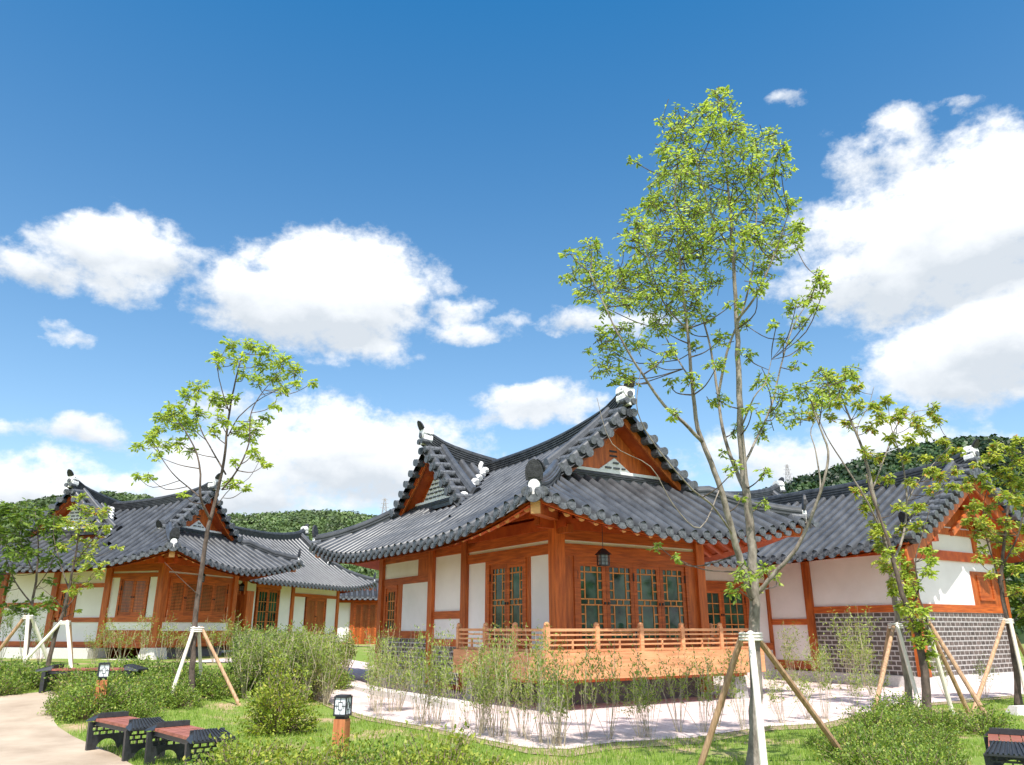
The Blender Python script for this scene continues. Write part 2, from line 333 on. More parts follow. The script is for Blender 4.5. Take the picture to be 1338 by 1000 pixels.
def sheet(name, poly, m, lift=.012, step=.35, label=None, edge=.0):
    """a drape of a polygon over the terrain: ngon strips cut to a fine grid boundary"""
    import bmesh
    bm = bmesh.new(); vs = [bm.verts.new((x, y, 0)) for x, y in poly]; f = bm.faces.new(vs)
    xs = [p[0] for p in poly]; ys = [p[1] for p in poly]
    for ax, lo, hi in ((0, min(xs), max(xs)), (1, min(ys), max(ys))):
        t = lo+step*4
        while t < hi:
            g = bm.verts[:]+bm.edges[:]+bm.faces[:]
            co = (t, 0, 0) if ax == 0 else (0, t, 0); no = (1, 0, 0) if ax == 0 else (0, 1, 0)
            bmesh.ops.bisect_plane(bm, geom=g, plane_co=co, plane_no=no); t += step*4
    bmesh.ops.triangulate(bm, faces=bm.faces[:])
    for v in bm.verts: v.co.z = zg(v.co.x, v.co.y)+lift
    bm.normal_update()
    for f in bm.faces:
        if f.normal.z < 0: f.normal_flip()
    me = bpy.data.meshes.new(name); bm.to_mesh(me); bm.free(); me.materials.append(m)
    o = bpy.data.objects.new(name, me); COL.objects.link(o); tag(o, kind='structure'); return o
def smooth_poly(pts, n=6):
    out = []; N_ = len(pts)
    for i in range(N_):
        p0, p1, p2, p3 = [Vector((*pts[(i+k-1) % N_], 0)) for k in range(4)]
        for k in range(n):
            t = k/n; q = .5*((2*p1)+(-p0+p2)*t+(2*p0-5*p1+4*p2-p3)*t*t+(-p0+3*p1-3*p2+p3)*t**3); out.append((q.x, q.y))
    return out
# ------------------------------------------------------------------ roofs
TH = R(33); C0 = Vector((1.0, 17.5, 0))
OV = 2.0; GD = 2.5; VD = 1.95; TP = .352
def S(b): return .655*b+.007*b*b
class Wing:
    def __init__(s, ax, c, hw, a0, a1, e0, e1, z0=3.5, k=1.0):
        s.ax, s.c, s.hw, s.a0, s.a1, s.e0, s.e1, s.z0, s.k = ax, c, hw, a0, a1, e0, e1, z0, k
    def ac(s, u, v): return (v, u-s.c) if s.ax == 'v' else (u, v-s.c)
    def uv(s, a, c): return (c+s.c, a) if s.ax == 'v' else (a, c+s.c)
    def ridge_lift(s, a):
        l = 0
        for e, d in ((s.e0, a-s.a0), (s.e1, s.a1-a)):
            if e == 'none': continue
            x = d-(VD if e == 'hip' else 0)
            l += (.62*max(0, 1-max(0, x)/6.0)**2.7) if e == 'hip' else .30*max(0, 1-max(0, x)/5.0)**2
        return l
    def hside(s, a, c):
        b = s.hw-abs(c); 
        return s.z0+s.k*S(b)+s.ridge_lift(a)*max(0, b/s.hw)**2
    def h(s, u, v):
        a, c = s.ac(u, v)
        if abs(c) > s.hw+1e-6 or a < s.a0-1e-6 or a > s.a1+1e-6: return -99
        b = s.hw-abs(c); z = None
        for e, d in ((s.e0, a-s.a0), (s.e1, s.a1-a)):
            if e == 'hip' and d < VD and d < b: z = s.z0+s.k*S(d)
        return s.hside(a, c) if z is None else z
class Roof:
    def __init__(s, wings, corners, low=.0): s.w = wings; s.corners = corners; s.low = low
    def lift(s, u, v):
        l = 0
        for (cu, cv, su, sv_, amp) in s.corners:     # su,sv point inwards
            du = (u-cu)*su; dv = (v-cv)*sv_
            if du < -.8 or dv < -.8: continue
            m = max(du, dv, 0); n = max(min(du, dv), 0)
            l += amp*max(0, 1-m/4.6)**2*max(0, 1-n/3.5)
        return l
    def h(s, u, v): return max(w.h(u, v) for w in s.w)+s.lift(u, v)
PR = None
def tile_profile(p):
    r = .100; q = p/2
    return [(-q, -.075), (-q*.75, -.055), (-r*1.02, .0), (-r*.93, .085), (-r*.5, .138), (0, .155), (r*.5, .138), (r*.93, .085), (r*1.02, .0), (q*.75, -.055)]
def roof_tiles(roof, p=.375):
    """all rows of cover and pan tiles, eave discs"""
    V = []; Fq = []; ends = MB()
    prof = tile_profile(p)+[(p/2, -.075)]
    n = len(prof); st = .145; tl = .29
    ph = R(36); sn, cs = math.sin(ph), math.cos(ph)
    def emit(row):     # row: list of (pos Vector, along unit dir a, in dir b, b)
        nonlocal V, Fq
        base = len(V)
        for (q, A, B, b) in row:
            fr = (b % tl)/tl; k = 1.0+.045*(1-fr)
            for (o, hh) in prof:
                hk = hh*k if hh > .03 else hh+.006*(1-fr)
                ok = o*(k if abs(o) < .12 else 1)
                V.append((q.x+A.x*ok-B.x*hk*sn, q.y+A.y*ok-B.y*hk*sn, q.z+hk*cs))
        for i in range(len(row)-1):
            for j in range(n-1):
                Fq.append((base+i*n+j, base+i*n+j+1, base+(i+1)*n+j+1, base+(i+1)*n+j))
    def eave_end(q, A, B):
        # round cover-tile end and drooping pan-tile end
        nr = Vector((-B.x, -B.y, -.15)).normalized(); up = Vector((B.x*.15, B.y*.15, 1)).normalized()
        c = q+up*.036-Vector(B)*.02
        poly = [c+A*math.cos(t)*.112+up*math.sin(t)*.112 for t in [2*math.pi*k/14 for k in range(14)]]
        ends.prism(poly, (0, 0, 0), nr*.05)
        poly = [c+nr*.05+A*math.cos(t)*.08+up*math.sin(t)*.08 for t in [2*math.pi*k/10 for k in range(10)]]
        ends.prism(poly, (0, 0, 0), nr*.008)
        c2 = q+A*p/2-up*.03-Vector(B)*.0
        poly = [c2+A*.145*math.cos(t)+up*(.135*math.sin(t)) for t in [math.pi+math.pi*k/8 for k in range(9)]]
        ends.prism(poly, (0, 0, 0), nr*.04)
    for wi, w in enumerate(roof.w):
        def visible(u, v, z):
            for j, w2 in enumerate(roof.w):
                if j == wi: continue
                h2 = w2.h(u, v)
                if j < wi and h2 >= z-1e-4: return False
                if j > wi and h2 > z+1e-4: return False
            return True
        # side slopes
        L = w.a1-w.a0; 
        for sg in (-1, 1):
            k0 = math.ceil((w.a0+.001)/p); k1 = math.floor((w.a1-.001)/p)
            for k in range(k0, k1+1):
                a = k*p; run = []
                nb = int(w.hw/st)+1
                for i in range(nb+1):
                    b = min(i*st, w.hw); c = sg*(w.hw-b); ok = True
                    for e, d in ((w.e0, a-w.a0), (w.e1, w.a1-a)):
                        if e == 'hip' and d < VD and d < b-1e-6: ok = False
                        if e == 'gable' and d < .0: ok = False
                    z = w.hside(a, c); u, v = w.uv(a, c)
                    if ok and not visible(u, v, z): ok = False
                    if ok:
                        A = Vector((0, 1, 0)) if w.ax == 'v' else Vector((1, 0, 0))
                        B = Vector((-sg, 0, 0)) if w.ax == 'v' else Vector((0, -sg, 0))
                        q = Vector((u, v, z+roof.lift(u, v)))
                        if i == 0: eave_end(q, A, B)
                        run.append((q, A, B, b))
                    if (not ok or i == nb) and run:
                        if len(run) > 1: emit(run)
                        run = []
        # hip slopes
        for e, ae, dr in ((w.e0, w.a0, 1), (w.e1, w.a1, -1)):
            if e != 'hip': continue
            k0 = math.ceil((w.c-w.hw+.001)/p); k1 = math.floor((w.c+w.hw-.001)/p)
            for k in range(k0, k1+1):
                cc = k*p-w.c; run = []; nb = int(GD/st)+1
                for i in range(nb+1):
                    b = min(i*st, GD+.05); a = ae+dr*b; ok = b <= w.hw-abs(cc)+1e-6
                    u, v = w.uv(a, cc); z = w.z0+w.k*S(b)
                    if ok:
                        for j, w2 in enumerate(roof.w):
                            if j != wi:
                                h2 = w2.h(u, v)
                                if (j < wi and h2 >= z-1e-4) or (j > wi and h2 > z+1e-4): ok = False
                    if ok:
                        A = Vector((1, 0, 0)) if w.ax == 'v' else Vector((0, 1, 0))
                        B = Vector((0, dr, 0)) if w.ax == 'v' else Vector((dr, 0, 0))
                        q = Vector((u, v, z+roof.lift(u, v)))
                        if i == 0: eave_end(q, A, B)
                        run.append((q, A, B, b))
                    if (not ok or i == nb) and run:
                        if len(run) > 1: emit(run)
                        run = []
    return V, Fq, ends
def roof_under(roof, off=-.13, st=.22):
    us = [w.uv(w.a0, -w.hw) for w in roof.w]+[w.uv(w.a1, w.hw) for w in roof.w]
    u0, u1 = min(q[0] for q in us), max(q[0] for q in us); v0, v1 = min(q[1] for q in us), max(q[1] for q in us)
    nu = int((u1-u0)/st)+1; nv = int((v1-v0)/st)+1; V = []; ok = []
    for j in range(nv+1):
        for i in range(nu+1):
            u = min(u0+i*st, u1-1e-4); v = min(v0+j*st, v1-1e-4); z = max(w.h(u+1e-5, v+1e-5) for w in roof.w)
            ok.append(z > 0); V.append((u, v, (z+roof.lift(u, v)+off) if z > 0 else 0))
    Fq = []
    for j in range(nv):
        for i in range(nu):
            f = (j*(nu+1)+i, (j+1)*(nu+1)+i, (j+1)*(nu+1)+i+1, j*(nu+1)+i+1)
            if all(ok[k] for k in f):
                zz = [V[k][2] for k in f]
                if max(zz)-min(zz) < .42: Fq.append(f)
    return V, Fq
def ridge_sweep(mb, pts, w=.30, h=.34, layers=4, r=.085, topw=None):
    """stacked ridge tiles on a path: flat layers with gaps, one round tile row on top"""
    prof = [(w/2, -.12)]
    for k in range(layers):
        z0 = h*k/layers; z1 = h*(k+.55)/layers
        prof += [(w/2, z0), (w/2+.03, z0+.004), (w/2+.03, z1), (w/2, z1+.004)]
    prof += [(w/2-.01, h), (r, h)]
    half = prof; top = [(r*math.cos(t), h+r*math.sin(t)*1.05) for t in [math.pi*k/6 for k in range(0, 7)]]
    full = half+top+[(-x, z) for x, z in reversed(half)]
    pts = [Vector(p) for p in pts]; n = len(full); vs = []; fs = []
    for i, p in enumerate(pts):
        d = pts[min(i+1, len(pts)-1)]-pts[max(0, i-1)]; d.z = 0; d.normalize(); s_ = Vector((d.y, -d.x, 0))
        for x, z in full: vs.append(p+s_*x+Vector((0, 0, z)))
    for i in range(len(pts)-1):
        for j in range(n-1): fs.append((i*n+j, i*n+j+1, (i+1)*n+j+1, (i+1)*n+j))
    fs.append(tuple(range(n))); fs.append(tuple((len(pts)-1)*n+j for j in reversed(range(n))))
    mb.add(vs, fs)
def finial_mesh(mb, p, d, s=1.0, lean=.35):
    """upright shield tile closing a ridge; p base centre, d outward horizontal unit"""
    d = Vector(d).normalized(); sd_ = Vector((d.y, -d.x, 0)); up = (Vector((0, 0, 1))+d*lean).normalized()
    out = [(-.15, 0), (.15, 0), (.165, .12), (.15, .24), (.09, .34), (0, .385), (-.09, .34), (-.15, .24), (-.165, .12)]
    poly = [Vector(p)+sd_*x*s+up*z*s for x, z in out]
    mb.prism(poly, d*0, d.cross(sd_).normalized()*0+d*.05*s)
    n2 = [Vector(p)+d*.05*s+sd_*x*s*.72+up*(z*.72+.05)*s for x, z in out]
    mb.prism(n2, (0, 0, 0), d*.015*s)
    return mb
def curve_pts(f, t0, t1, n): return [f(t0+(t1-t0)*i/n) for i in range(n+1)]

def build_roof(roof, parent, hips, verges, ridges, far=False, z_low=0):
    V, Fq, ends = roof_tiles(roof)
    rf = mesh_np('roof', V, Fq, MT['tile'], parent, smooth=True)
    rf.data.materials.append(MT['tiledark']); nf = len(tile_profile(.3)); mi = np.zeros(len(Fq), np.int32); jj = np.arange(len(Fq)) % nf; mi[(jj < 2) | (jj >= nf-2)] = 1; rf.data.polygons.foreach_set('material_index', mi)  # pan faces darker than the covers: shade between rows painted in
    ends.build('eave_tile_ends', MT['tileend'], rf)
    V, Fq = roof_under(roof, -.20); mesh_np('soffit', V, Fq, MT['red'], rf)
    V, Fq = roof_under(roof, -.085); mesh_np('tile_bedding', V, Fq, MT['tiledark'], rf)
    for (pts, w, h, ly) in ridges:
        mb = MB(); ridge_sweep(mb, pts, w, h, ly); mb.build('ridge', MT['tiledark'], rf)
    return rf
def descending(roof, w, end, sg, rf, short=False):
    """verge of a gable: row of tile ends pointing outwards, descending ridge, bargeboard"""
    e = w.e0 if end == 0 else w.e1; a_e = w.a0 if end == 0 else w.a1; dr = 1 if end == 0 else -1
    vd = VD if e == 'hip' else 0.0
    av = a_e+dr*vd
    blo = VD+.1 if e == 'hip' else .05
    def pt(a, b, dz=0):
        u, v = w.uv(a, sg*(w.hw-b)); return Vector((u, v, w.hside(a, sg*(w.hw-b))+roof.lift(u, v)+dz))
    out = (Vector((0, -dr, 0)) if w.ax == 'v' else Vector((-dr, 0, 0)))
    # descending ridge, set back from the verge
    mb = MB(); ridge_sweep(mb, curve_pts(lambda b: pt(av+dr*.50, b, .09), blo+(.0 if e == 'hip' else .9), w.hw-.1, 14), .28, .26, 3, .11); mb.build('gable_ridge', MT['tile'], rf)
    pb = pt(av+dr*.50, blo+(.0 if e == 'hip' else .9), .08); dn = (pt(av, 1.0)-pt(av, 1.5)); dn.z = 0; dn.normalize()
    fm = MB(); finial_mesh(fm, pb+dn*.06+Vector((0, 0, .05)), dn, .85, .5); fm.build('finial', MT['finial'], rf)
    m = MB(); m.tube([pb+Vector((0, 0, .04))-dn*.1, pb+dn*.05+Vector((0, 0, .04))], .13, 10); m.build('mortar_cap', MT['mortar'], rf)
    t = MB()
    for sx in (-1, 1):
        o_ = out*.15*sx
        t.tube([pb+o_-dn*.2+Vector((0, 0, -.02)), pb+o_+dn*.12+Vector((0, 0, -.06))], .085, 12)
    t.build('end_tiles', MT['tileend'], rf)
    # verge tiles
    mb = MB(); md = MB(); b = blo+.0; k = 0
    while b < w.hw-.05:
        q = pt(av, b, .09); i0 = q-out*.40+Vector((0, 0, .03)); q1 = q+out*.14
        mb.tube([i0, q1], .108, 12)
        md.tube([q1, q1+out*.02], .08, 12)
        q2 = pt(av, b+.17, -.10)+out*.16
        mb.tube([q2-out*.35, q2], [.112, .118], 10)
        b += .33
    mb.build('verge_tiles', MT['tileend'], rf)
    # bargeboard under the verge
    bb = MB(); prev = None
    N_ = 12
    for i in range(N_+1):
        b = blo-.25+(w.hw-(blo-.25))*i/N_; q = pt(av-dr*.0, max(b, 0.0), -.10); q = q+out*(-.10)
        if b < 0: q.z -= .2
        cur = (q, q-Vector((0, 0, (.20 if e == 'hip' else .50))))
        if prev:
            th = -out*.05
            bb.add([prev[0], cur[0], cur[1], prev[1], prev[0]+th, cur[0]+th, cur[1]+th, prev[1]+th], [(0, 1, 2, 3), (7, 6, 5, 4), (0, 4, 5, 1), (3, 2, 6, 7), (0, 3, 7, 4), (1, 5, 6, 2)])
        prev = cur
    bb.build('bargeboard', MT['wood'], rf)
def ridge_end(w, end, rf, z_add, pt):
    pass
# ------------------------------------------------------------------ walls
class Wall:
    """vertical wall line in building coordinates: a runs along, o outwards"""
    def __init__(s, p, d, n, par): s.p = Vector((*p, 0)); s.d = Vector((*d, 0)); s.n = Vector((*n, 0)); s.par = par
    def pt(s, a, o, z): return s.p+s.d*a+s.n*o+Vector((0, 0, z))
    def boxp(s, mb, a0, a1, z0, z1, o0, o1):
        q = [s.pt(a0, o0, z0), s.pt(a1, o0, z0), s.pt(a1, o1, z0), s.pt(a0, o1, z0), s.pt(a0, o0, z1), s.pt(a1, o0, z1), s.pt(a1, o1, z1), s.pt(a0, o1, z1)]
        return mb.hexa(q)
    def box(s, name, m, a0, a1, z0, z1, o0, o1, par=None):
        return s.boxp(MB(), a0, a1, z0, z1, o0, o1).build(name, MT[m], par or s.par)
    def column(s, a, z0=.1, z1=4.6, w=.27, base=True):
        c = s.box('column', 'wood', a-w/2, a+w/2, z0, z1, -w/2, w/2)
        return c
    def beam(s, a0, a1, z0, z1, o=.09, m='woodh'): return s.box('beam', m, a0, a1, z0, z1, -.08, o)
    def plaster(s, a0, a1, z0, z1, o=.03): return s.box('plaster_panel', 'plaster', a0, a1, z0, z1, -.05, o)
    def leaf(s, a0, a1, z0, z1, par, style='tall', o=.05):
        st = .11 if a1-a0 > .6 else .07
        mb = MB()
        for (x0, x1, y0, y1) in ((a0+.004, a0+st, z0, z1), (a1-st, a1-.004, z0, z1), (a0+st, a1-st, z1-st, z1), (a0+st, a1-st, z0, z0+st*1.6)):
            s.boxp(mb, x0, x1, y0, y1, o-.045, o)
        mb.build('door_leaf', MT['woodh'], par)
        x0, x1, y0, y1 = a0+st, a1-st, z0+st*1.6, z1-st
        s.box('glass', 'glass', x0, x1, y0, y1, o-.035, o-.025, par)
        if style == 'plain': return
        lb = MB(); t = .014; W = x1-x0; H = y1-y0
        def V_(f, g0, g1): s.boxp(lb, x0+W*f-t, x0+W*f+t, y0+H*g0, y0+H*g1, o-.03, o-.008)
        def H_(g, f0, f1): s.boxp(lb, x0+W*f0, x0+W*f1, y0+H*g-t, y0+H*g+t, o-.028, o-.006)
        if style in ('louvre', 'louvre_light'):
            k = int(H/.055)
            for i in range(k): s.boxp(lb, x0, x1, y0+H*i/k, y0+H*(i+.62)/k, o-.03, o-.008)
            lb.build('louvre', MT['wood' if style == 'louvre' else 'lattice'], par); return
        if style == 'grid':
            for f in (.33, .67): V_(f, 0, 1)
            for g in (.25, .5, .75): H_(g, 0, 1)
        else:
            V_(.2, 0, .46); V_(.8, 0, .46); V_(.2, .54, 1); V_(.8, .54, 1); H_(.46, 0, 1); H_(.54, 0, 1); H_(.92, 0, 1); H_(.08, 0, 1); V_(.35, .46, .54); V_(.65, .46, .54); V_(.5, .92, 1); V_(.5, 0, .08)
            for g in (.2, .33, .67, .80): H_(g, 0, .2); H_(g, .8, 1)
        lb.build('lattice', MT['lattice'], par)
    def door(s, a0, a1, z0, z1, n, style='tall', name='door', fw=.09, hw=True):
        mb = MB()
        s.boxp(mb, a0, a0+fw, z0, z1, -.06, .085); s.boxp(mb, a1-fw, a1, z0, z1, -.06, .085)
        s.boxp(mb, a0+fw, a1-fw, z1-fw, z1, -.06, .084); s.boxp(mb, a0+fw, a1-fw, z0, z0+fw*.8, -.06, .084)
        f = mb.build(name, MT['woodh'], s.par)
        w = (a1-a0-2*fw)/n
        for i in range(n): s.leaf(a0+fw+w*i, a0+fw+w*(i+1), z0+fw*.8, z1-fw, f, style)
        if hw:
            zz = z0+(z1-z0)*.5
            def pc(nm, *q): s.boxp(MB(), *q).build(nm, MT['black'], f)
            for i in range(1, n, 2):
                for e in (-.05, .05): pc('handle', a0+fw+w*i+e-.022, a0+fw+w*i+e+.022, zz-.03, zz+.03, .05, .075)
            for e in [a0+fw+.012, a1-fw-.012]+[a0+fw+w*i for i in range(2, n, 2)]:
                for z_ in (z0+.35, z1-.4): pc('hinge', e-.018, e+.018, z_-.09, z_+.09, .05, .07)
        return f
    def bricks(s, a0, a1, z0, z1, bw=.25, bh=.125, o=.05):
        base = s.box('brick_wall', 'mortarw', a0, a1, z0, z1, -.06, o)
        mb = MB(); nr = max(1, int((z1-z0)/bh)); hh = (z1-z0)/nr; rr = random.Random(int(a0*10+z1*7))
        for r_ in range(nr):
            x = a0-(bw/2 if r_ % 2 else 0)
            while x < a1:
                xa, xb = max(a0, x+.017), min(a1, x+bw-.017)
                if xb-xa > .04: s.boxp(mb, xa, xb, z0+r_*hh+.017, z0+(r_+1)*hh-.017, o-.01, o+.004+rr.random()*.004)
                x += bw
        mb.build('brick_courses', MT['brick'], base); return base
MT['mortarw'] = mat('brick_mortar', (.52, .49, .47), .9, .1, 6, bump=.2)

def rafters(roof, par, sides, ri=.16, spacing=.37, kind=None):
    """round rafters under the eaves, fanned at the corners. sides: (fixed axis, eave pos, sign inwards, a0, a1, wall a0, wall a1)"""
    ms = {}
    for (ax, e, sg, a0, a1, w0, w1, wd) in sides:
        n = int((a1-a0)/spacing)
        for i in range(n+1):
            a = a0+(a1-a0)*i/n; ain = min(max(a, w0), w1)
            po = (e+sg*.26, a) if ax == 'u' else (a, e+sg*.26)
            pi = (e+sg*wd, ain) if ax == 'u' else (ain, e+sg*wd)
            zo = roof.h(*po)-.215; zi = roof.w[0].z0+S(wd)*.9+roof.lift(*pi)-.29
            A = Vector((*po, zo)); B = Vector((*pi, zi)); d = B-A
            key = round(d.length, 1)
            if key not in ms:
                mb = MB(); mb.tube([(0, 0, 0), (key+.1, 0, 0)], .072, 8); me = bpy.data.meshes.new('rafter'); me.from_pydata([tuple(q) for q in mb.v], [], mb.f)
                me.materials.append(MT['red']); me.materials.append(MT['endgrain'])
                for pl in me.polygons:
                    if len(pl.vertices) == 8: pl.material_index = 1
                    else: pl.use_smooth = True
                ms[key] = me
            o = bpy.data.objects.new('rafter', ms[key]); COL.objects.link(o); o.parent = par; o.location = A
            o.rotation_mode = 'QUATERNION'; o.rotation_quaternion = d.to_track_quat('X', 'Z')
def eave_board(roof, par, ax, e, sg, a0, a1):
    mb = MB(); pr = None; n = 26
    for (off, dz, th, hh) in ((.10, -.085, .05, .07), (.20, -.14, .06, .05)):
        pr = None
        for i in range(n+1):
            a = a0+(a1-a0)*i/n; q = (e+sg*off, a) if ax == 'u' else (a, e+sg*off); z = roof.h(*q)+dz
            p1 = Vector((*q, z)); w = Vector((sg*th, 0, 0)) if ax == 'u' else Vector((0, sg*th, 0))
            cur = [p1-Vector((0, 0, hh)), p1-Vector((0, 0, hh))+w, p1+w, p1]
            if pr: mb.add(pr+cur, [(0, 1, 5, 4), (1, 2, 6, 5), (2, 3, 7, 6), (3, 0, 4, 7)])
            pr = cur
    mb.build('eave_board', MT['red'], par)
def hip_line(roof, par, rf, cu, cv, su, sv_, tin=VD+.12):
    """hip ridge with its end finial, white mortar and end tiles; corner rafter below"""
    f = lambda t: Vector((cu+su*t, cv+sv_*t, roof.h(cu+su*t, cv+sv_*t)+.06))
    mb = MB(); ridge_sweep(mb, curve_pts(f, .12, tin, 10), .26, .17, 2, .085); mb.build('hip_ridge', MT['tile'], rf)
    d = Vector((-su, -sv_, 0)).normalized(); q = f(.10)
    m = MB(); m.tube([q+Vector((0, 0, .07))-d*.12, q+Vector((0, 0, .07))+d*.07], .115, 12); m.tube([q+Vector((0, 0, -.05))-d*.12, q+Vector((0, 0, -.05))+d*.085], .10, 12); m.build('mortar_cap', MT['mortar'], rf)
    fm = MB(); finial_mesh(fm, q+d*.0+Vector((0, 0, .17)), d, 1.08, .12); fm.build('finial', MT['finial'], rf)
    sd_ = Vector((d.y, -d.x, 0)); t = MB()
    for sx in (-1, 1):
        o = sd_*.17*sx; t.tube([q+o-d*.3+Vector((0, 0, -.02)), q+o+d*.02+Vector((0, 0, -.05))], .10, 12)
    c2 = q+d*.10+Vector((0, 0, -.13))
    poly = [c2+sd_*.16*math.cos(x)+Vector((0, 0, .15*math.sin(x))) for x in [math.pi+math.pi*k/10 for k in range(11)]]
    t.prism(poly, (0, 0, 0), d*.05)
    t.build('end_tiles', MT['tileend'], rf)
    # corner rafter
    a = Vector((cu+su*.16, cv+sv_*.16, 0)); a.z = roof.h(a.x, a.y)-.30; b = Vector((cu+su*2.3, cv+sv_*2.3, 0)); b.z = roof.h(cu+su*1.9, cv+sv_*1.9)-.85
    c = MB(); c.bar(a, b, .20, .26); o = c.build('corner_rafter', MT['wood'], par)
    e = MB(); dd = (a-b).normalized(); e.bar(a+dd*.001, a+dd*.02, .19, .25); e.build('rafter_end', MT['endgrain'], o)
def main_ridge(roof, w, rf, a0, a1, f0, f1, h=.34, ly=5, up=.20):
    def f(a):
        aa = min(max(a, w.a0+.01), w.a1-.01); z = w.hside(aa, 0)
        l = 0
        if f0: l += up*max(0, 1-(a-a0)/1.0)**2
        if f1: l += up*max(0, 1-(a1-a)/1.0)**2
        u, v = w.uv(a, 0); return Vector((u, v, z+.02+l))
    mb = MB(); ridge_sweep(mb, curve_pts(f, a0, a1, max(8, int((a1-a0)/.35))), .30, h, ly, .09); mb.build('ridge', MT['tiledark'], rf)
    for (fl, a, dr) in ((f0, a0, -1), (f1, a1, 1)):
        if not fl: continue
        d = Vector((0, dr, 0)) if w.ax == 'v' else Vector((dr, 0, 0)); q = f(a)
        m = MB(); m.tube([q-d*.22+Vector((0, 0, .06)), q+d*.06+Vector((0, 0, .08))], .20, 12); m.tube([q-d*.24+Vector((0, 0, .24)), q+d*.08+Vector((0, 0, .26))], .19, 10)
        m.build('mortar_cap', MT['mortar'], rf)
        fm = MB(); finial_mesh(fm, q+d*.0+Vector((0, 0, h-.04)), d, .95, .55); fm.build('finial', MT['finial'], rf)
        t = MB(); sd_ = Vector((d.y, -d.x, 0))
        for (x, z) in ((-.12, -.02), (.12, -.02), (0, .16)): t.tube([q+sd_*x+Vector((0, 0, z))-d*.1, q+sd_*x+Vector((0, 0, z))+d*.13], .085, 12)
        t.build('end_tiles', MT['tileend'], rf)
def gable_wall(roof, w, end, par, style):
    a = (w.a0+GD) if end == 0 else (w.a1-GD); dr = -1 if end == 0 else 1
    if (w.e0 if end == 0 else w.e1) == 'gable': a = w.a0+1.05
    base = w.z0+w.k*S(GD)-.12
    def pt(c, z, o=0):
        u, v = w.uv(a, c); q = Vector((u, v, z)); return q+(Vector((0, dr*o, 0)) if w.ax == 'v' else Vector((dr*o, 0, 0)))
    if style == 'tall': return
    cc = w.hw-GD+.35; n = 8
    poly = [pt(-cc, base), pt(cc, base)]+[pt(cc-2*cc*i/n, w.hside(a, cc-2*cc*i/n)-.16) for i in range(0, n+1)]
    ex = Vector((0, -dr*.08, 0)) if w.ax == 'v' else Vector((-dr*.08, 0, 0))
    g = MB().prism(poly, (0, 0, 0), ex).build('gable_wall', MT['wood'], par)
    # tile-and-mortar triangle at its foot
    if style == 'big': hw_, hh = 1.22, 1.22
    else: hw_, hh = .78, .50
    zb = base+.22
    tri = [pt(-hw_, zb, .003), pt(hw_, zb, .003), pt(0, zb+hh, .003)]
    MB().prism(tri, (0, 0, 0), -ex*.6).build('mortar_triangle', MT['mortar'], g)
    tb = MB(); k = 0; z = zb+.10
    while z < zb+hh*.86:
        half = hw_*(1-(z-zb)/hh)-.09; x = -half+(.0 if k % 2 else .05)
        while x < half-.08:
            q0 = pt(x, z-.022, .055); q1 = pt(min(x+.19, half), z+.022, .085)
            tb.box(q0.x, q1.x, q0.y, q1.y, q0.z, q1.z); x += .27
        z += .135; k += 1
    tb.build('tile_courses', MT['tileend'], g)
    fl = MB(); ridge_sweep(fl, [pt(-w.hw+GD-.05, base+.15, .12), pt(w.hw-GD+.05, base+.15, .12)], .24, .08, 2, .07); fl.build('base_ridge', MT['tiledark'], g)
    mm = MB(); q0 = pt(-w.hw+GD+.25, base+.27, .01); q1 = pt(w.hw-GD-.25, base+.37, .14); mm.box(q0.x, q1.x, q0.y, q1.y, q0.z, q1.z); mm.build('mortar_line', MT['mortar'], g)
    vb = MB()
    for i, zz in enumerate((.55, .67)):
        q0 = pt(-.12, w.hside(a, 0)-.30-zz, .002); q1 = pt(.12, w.hside(a, 0)-.30-zz+.05, .012); vb.box(q0.x, q1.x, q0.y, q1.y, q0.z, q1.z)
    vb.build('vent_slots', MT['black'], g)

def valley_mortar(roof, wa, wb, par, n=7):
    mb = MB(); r_ = random.Random(3)
    for i in range(n):
        u = .15+i*(2.0)/n; v = u+(wb.c-wb.hw)+2.0; z = roof.h(u, v)+.10
        q = Vector((u-.02, v-.06, z)); mb.tube([q+Vector((0, -.10, -.03)), q+Vector((0, -.02, .0)), q+Vector((0, .1, .04))], [.07+.02*r_.random(), .115, .09], 8)
    mb.build('valley_mortar', MT['mortar'], par)
# ------------------------------------------------------------------ main building
hk = empty('hanok_building', C0, TH, 'nearest tiled house with L-shaped wooden railed deck, three roof gables and brick right wing', 'house')
A = Wing('v', 2.2, 4.2, -2.0, 6.6, 'hip', 'none', 3.5, .945); B = Wing('u', 6.6, 4.2, -2.0, 18.4, 'hip', 'hip', 3.5, .945); Cw = Wing('v', 13.9, 4.1, -2.5, 6.6, 'gable', 'none', 3.62, .83)
roof = Roof([A, B, Cw], [(-2, -2, 1, 1, .60), (6.4, -2, -1, 1, .66), (-2, 10.8, 1, -1, .66), (18.4, 10.8, -1, -1, .6), (9.8, -2.5, 1, 1, .22), (18, -2.5, -1, 1, .22)])
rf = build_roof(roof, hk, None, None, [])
main_ridge(roof, A, rf, -.15, 6.6, True, False); main_ridge(roof, B, rf, -.15, 16.55, True, True); main_ridge(roof, Cw, rf, -2.6, 6.3, True, False, .34, 4)
for (w, e) in ((A, 0), (B, 0), (B, 1), (Cw, 0)):
    for sg in (-1, 1): descending(roof, w, e, sg, rf)
for c in ((-2, -2, 1, 1), (6.4, -2, -1, 1), (-2, 10.8, 1, -1), (18.4, 10.8, -1, -1)): hip_line(roof, hk, rf, *c)
gable_wall(roof, A, 0, hk, 'small'); gable_wall(roof, B, 0, hk, 'big'); gable_wall(roof, B, 1, hk, 'big')
valley_mortar(roof, A, B, rf)
mb = MB(); q = Vector((2.2, 6.6, A.hside(6.5, 0)))
